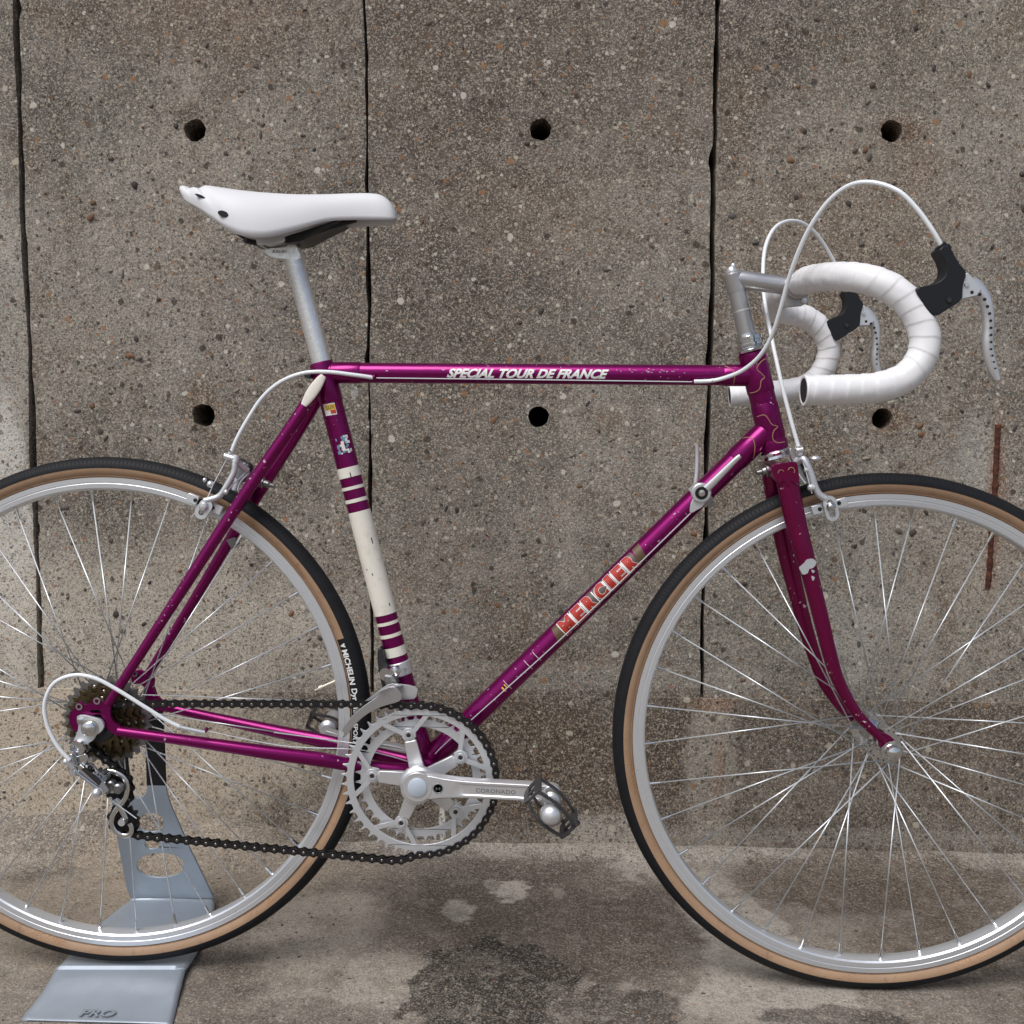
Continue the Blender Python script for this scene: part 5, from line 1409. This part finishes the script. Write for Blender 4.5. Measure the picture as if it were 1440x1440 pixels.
mb.tube([U(316, 641, -.027), U(329, 645, -.028)], .0042, n=14); mb.tube([U(325, 636, -.027), U(320, 646, -.027)], .0036, n=14); mb.sphere(U(318, 692, -.030), .0034, 10)
mb.build_each('brake_bolt', 'alloy', rbk)
mb = MB().tube([U(319, 645, -.0275), U(300, 681, -.0285), U(289, 706, -.030), U(270, 726, -.029)], .0007, n=6)
mb.tube(upath([(348, 662, -.013), (340, 670, -.018), (326, 683, -.026), (320, 691, -.028)], 6), .0009, n=6)
mb.tube(upath([(350, 665, -.013), (338, 678, -.018), (334, 690, -.022)], 6), .0009, n=6); mb.build('brake_spring', 'spoke', rbk)
mb = MB().lathe([(0, .0075), (.010, .0075), (.014, .005)], U(345, 657, 0), (-.5, 0, .3), 18); mb.sphere(U(349, 657, -.008), .0065, 12); mb.build('centre_bolt', 'dark', rbk)
mb = MB().lathe([(0, .0072), (.003, .0072), (.004, .0048), (.010, .0048), (.012, .003), (.018, .0028), (.018, 0)], U(367, 678, .0), Vector((.93, 0, -.28)), 14); mb.build('fixing_nut', 'steel', rbk)
# front
mb = MB().tube(upath([(1118, 654, -.018), (1128, 645, -.026), (1134, 652, -.029), (1141, 668, -.030), (1146, 684, -.030), (1152, 695, -.030), (1161, 701, -.030)], 7), [.0044] * 43, n=16)
mb.join(loop_slot(1169, 715, 18, 9.5, -.22, -.0305, .0033))
fbk = mb.build('front_brake', 'alloy_matt', bike, bevel=.0009)
mb = MB().tube(upath([(1112, 652, .016), (1120, 640, .024), (1128, 655, .028), (1134, 672, .029), (1141, 690, .029), (1150, 700, .028)], 7), .0048, n=14); mb.build('brake_arm', 'alloy_matt', fbk)
mb = MB().plate([uloop([(1110, 630), (1118, 633), (1127, 648), (1134, 662), (1137, 678), (1128, 680), (1121, 676), (1120, 660), (1113, 646)], -.020, 2)], (0, .008, 0)); mb.build('brake_arm', 'stem', fbk, bevel=.0015)
mb = MB().plate([uloop([(1125, 650), (1131, 649), (1139, 668), (1133, 671)], -.0235, 1)], (0, .003, 0)); mb.build('brake_plate', 'dark', fbk)
mb = pad_((1167, 712), (17, -4.5), -.0255); mb.build('pad_carrier', 'alloy_matt', fbk, bevel=.0008)
mb = MB()
for (x, y) in ((1153, 716), (1180, 707.5)): mb.lathe([(0, .0026), (.001, .0026)], U(x, y, -.0260), (0, 1, 0), 12)
mb.build_each('carrier_hole', 'hole', fbk)
mb = MB().plate([uloop([(1148, 712), (1186, 703), (1188, 712), (1151, 722)], -.0180)], (0, .006, 0)); mb.build('brake_pad', 'black_rubber', fbk)
mb = MB().lathe([(.003, .0062), (-.002, .0062), (-.003, .0052)], U(1168, 712, -.031), (0, 1, 0), 18); mb.sphere(U(1168, 712, -.0345), .0056, 14); mb.build('pad_nut', 'chrome', fbk)
mb = MB().tube([U(1123, 627, -.0265), U(1125, 640, -.0265)], .0042, n=14); mb.tube([U(1120, 634, -.028), U(1129, 632, -.028)], .0038, n=12); mb.sphere(U(1140, 686, -.032), .0042, 12); mb.tube([U(1136, 685.5, -.033), U(1145, 686, -.033)], .0030, n=10); mb.sphere(U(1147, 645, -.026), .0050, 12, (1.4, 1, .8)); mb.tube([U(1131, 661, -.031), U(1138, 661, -.031)], .0028, n=10)
mb.build_each('brake_bolt', 'alloy', fbk)
mb = MB().tube([U(1125, 636, -.0285), U(1133, 662, -.0320), U(1142, 694, -.033)], .0007, n=6); mb.tube(upath([(1118, 655, -.02), (1124, 668, -.025), (1133, 680, -.028)], 5), .0009, n=6); mb.build('brake_spring', 'spoke', fbk)
mb = MB().lathe([(0, .0085), (.004, .0085), (.005, .0062), (.009, .0055), (.010, .0036), (.016, .003), (.018, .001)], U(1082, 661, 0), Vector((-.97, 0, -.22)), 16); mb.build('fixing_nut', 'steel', fbk)

# ================================================================== DISPLAY STAND
stand = empty('display_stand', tuple(G(200, 1400)))
tag(stand, 'silver sheet-metal bicycle display stand with oval cut-outs under the rear wheel', 'bicycle stand')
FOLD = G(240, 1263, .012)
TOPP = U(208, 975, .083)
pn = (TOPP - FOLD).cross(Vector((1, 0, 0))).normalized()
def S_(px, py): return UP(px, py, FOLD, pn)
def sl2(pp, smooth=0):
    if smooth: pp = [(p.x, p.y) for p in spline([(a, b) for a, b in pp], smooth, True)]
    return [S_(a, b) for a, b in pp]
def ov(cx, cy, a, b, n=32, p=2.4):
    out = []
    for i in range(n):
        t = 2 * PI * i / n; c, s = math.cos(t), math.sin(t)
        out.append((cx + a * math.copysign(abs(c) ** (2 / p), c), cy + b * math.copysign(abs(s) ** (2 / p), s)))
    return out
dn = pn if pn.y > 0 else -pn
outl = [(183, 1263), (178, 1250), (163, 1173), (157, 1130), (155, 1104), (181, 1104), (182, 1112), (186, 1119), (193, 1123), (200, 1121), (205, 1115), (207.5, 1104), (233, 1104), (236, 1118), (241, 1134), (267, 1193), (290, 1240), (301, 1263)]
mb = MB().plate([sl2(outl), sl2(ov(212, 1157, 18, 13)), sl2(ov(214, 1187, 10, 7)), sl2(ov(225.5, 1217, 33, 17, p=2.2))], dn * .003)
up = mb.build('upright_plate', 'silver_paint', stand, bevel=.0008)
mb = MB().plate([sl2([(155, 1106), (150, 1050), (150, 1000), (158, 984), (168, 984), (172, 1000), (178, 1060), (183, 1106)])], dn * .005)
mb.build('rubber_prong', 'black_rubber', stand, bevel=.0012)
mb = MB().plate([sl2([(206, 1106), (204, 1050), (203, 1000), (200, 978), (205, 965), (217, 968), (222, 984), (228, 1000), (231, 1050), (233, 1106)])], dn * .005)
mb.build('rubber_prong', 'black_rubber', stand, bevel=.0012)
# base: folded sheet from the foot of the upright forward under the wheel
rows = [((183, 1263), (301, 1263), .0120), ((180, 1266), (302, 1270), .0095), ((170, 1273), (301, 1278), .0085), ((150, 1289), (294, 1292), .0085), ((130, 1305), (288, 1310), .0090), ((100, 1338), (277, 1338), .0100), ((80, 1360), (262.5, 1360), .0110), ((77, 1364), (260.5, 1364), .0108), ((58, 1395), (252, 1398), .0075), ((36, 1422), (245, 1430), .0042), ((31, 1430), (243, 1437), .0042), ((32, 1434), (242, 1440), .0030)]
mb = MB(); n = 24
S0 = spline([G(a[0], a[1], z) for a, b, z in rows], 4); S1 = spline([G(b[0], b[1], z) for a, b, z in rows], 4)
m = len(S0)
for a, b in zip(S0, S1):
    for j in range(n + 1): mb.v.append(a.lerp(b, j / n) + Vector((0, 0, -.0022 * (max(0, abs(j / n * 2 - 1) - .93) / .07) ** 2)))
mb.f = [(i * (n + 1) + j, i * (n + 1) + j + 1, (i + 1) * (n + 1) + j + 1, (i + 1) * (n + 1) + j) for i in range(m - 1) for j in range(n)]
bp = mb.build('base_plate', 'silver_paint', stand, ang=60)
md = bp.modifiers.new('solid', 'SOLIDIFY'); md.thickness = .003; md.offset = -1
a0, a1 = G(111, 1426, .0055), G(162, 1427, .0055); tdir = (a1 - a0).normalized(); fdir = (G(138, 1418, .0062) - G(133, 1434, .0040)).normalized()
tcn = G(137, 1426, .0052) + Vector((0, 0, .0012))
bm_ = text2d('PRO', .02, .3, .0006)
map_text(bm_, lambda x, y: tcn + tdir * x + fdir * y, 'lettering', 'stamp', stand, fit_h=.014, fit_w=(a1 - a0).length, cut=.05)
bm_ = text2d('PRO', .02, .3, .0001)
map_text(bm_, lambda x, y: tcn + tdir * x + fdir * y + Vector((0, 0, .0003)), 'lettering', 'silver_paint', stand, fit_h=.0112, fit_w=(a1 - a0).length * .95, cut=.05)
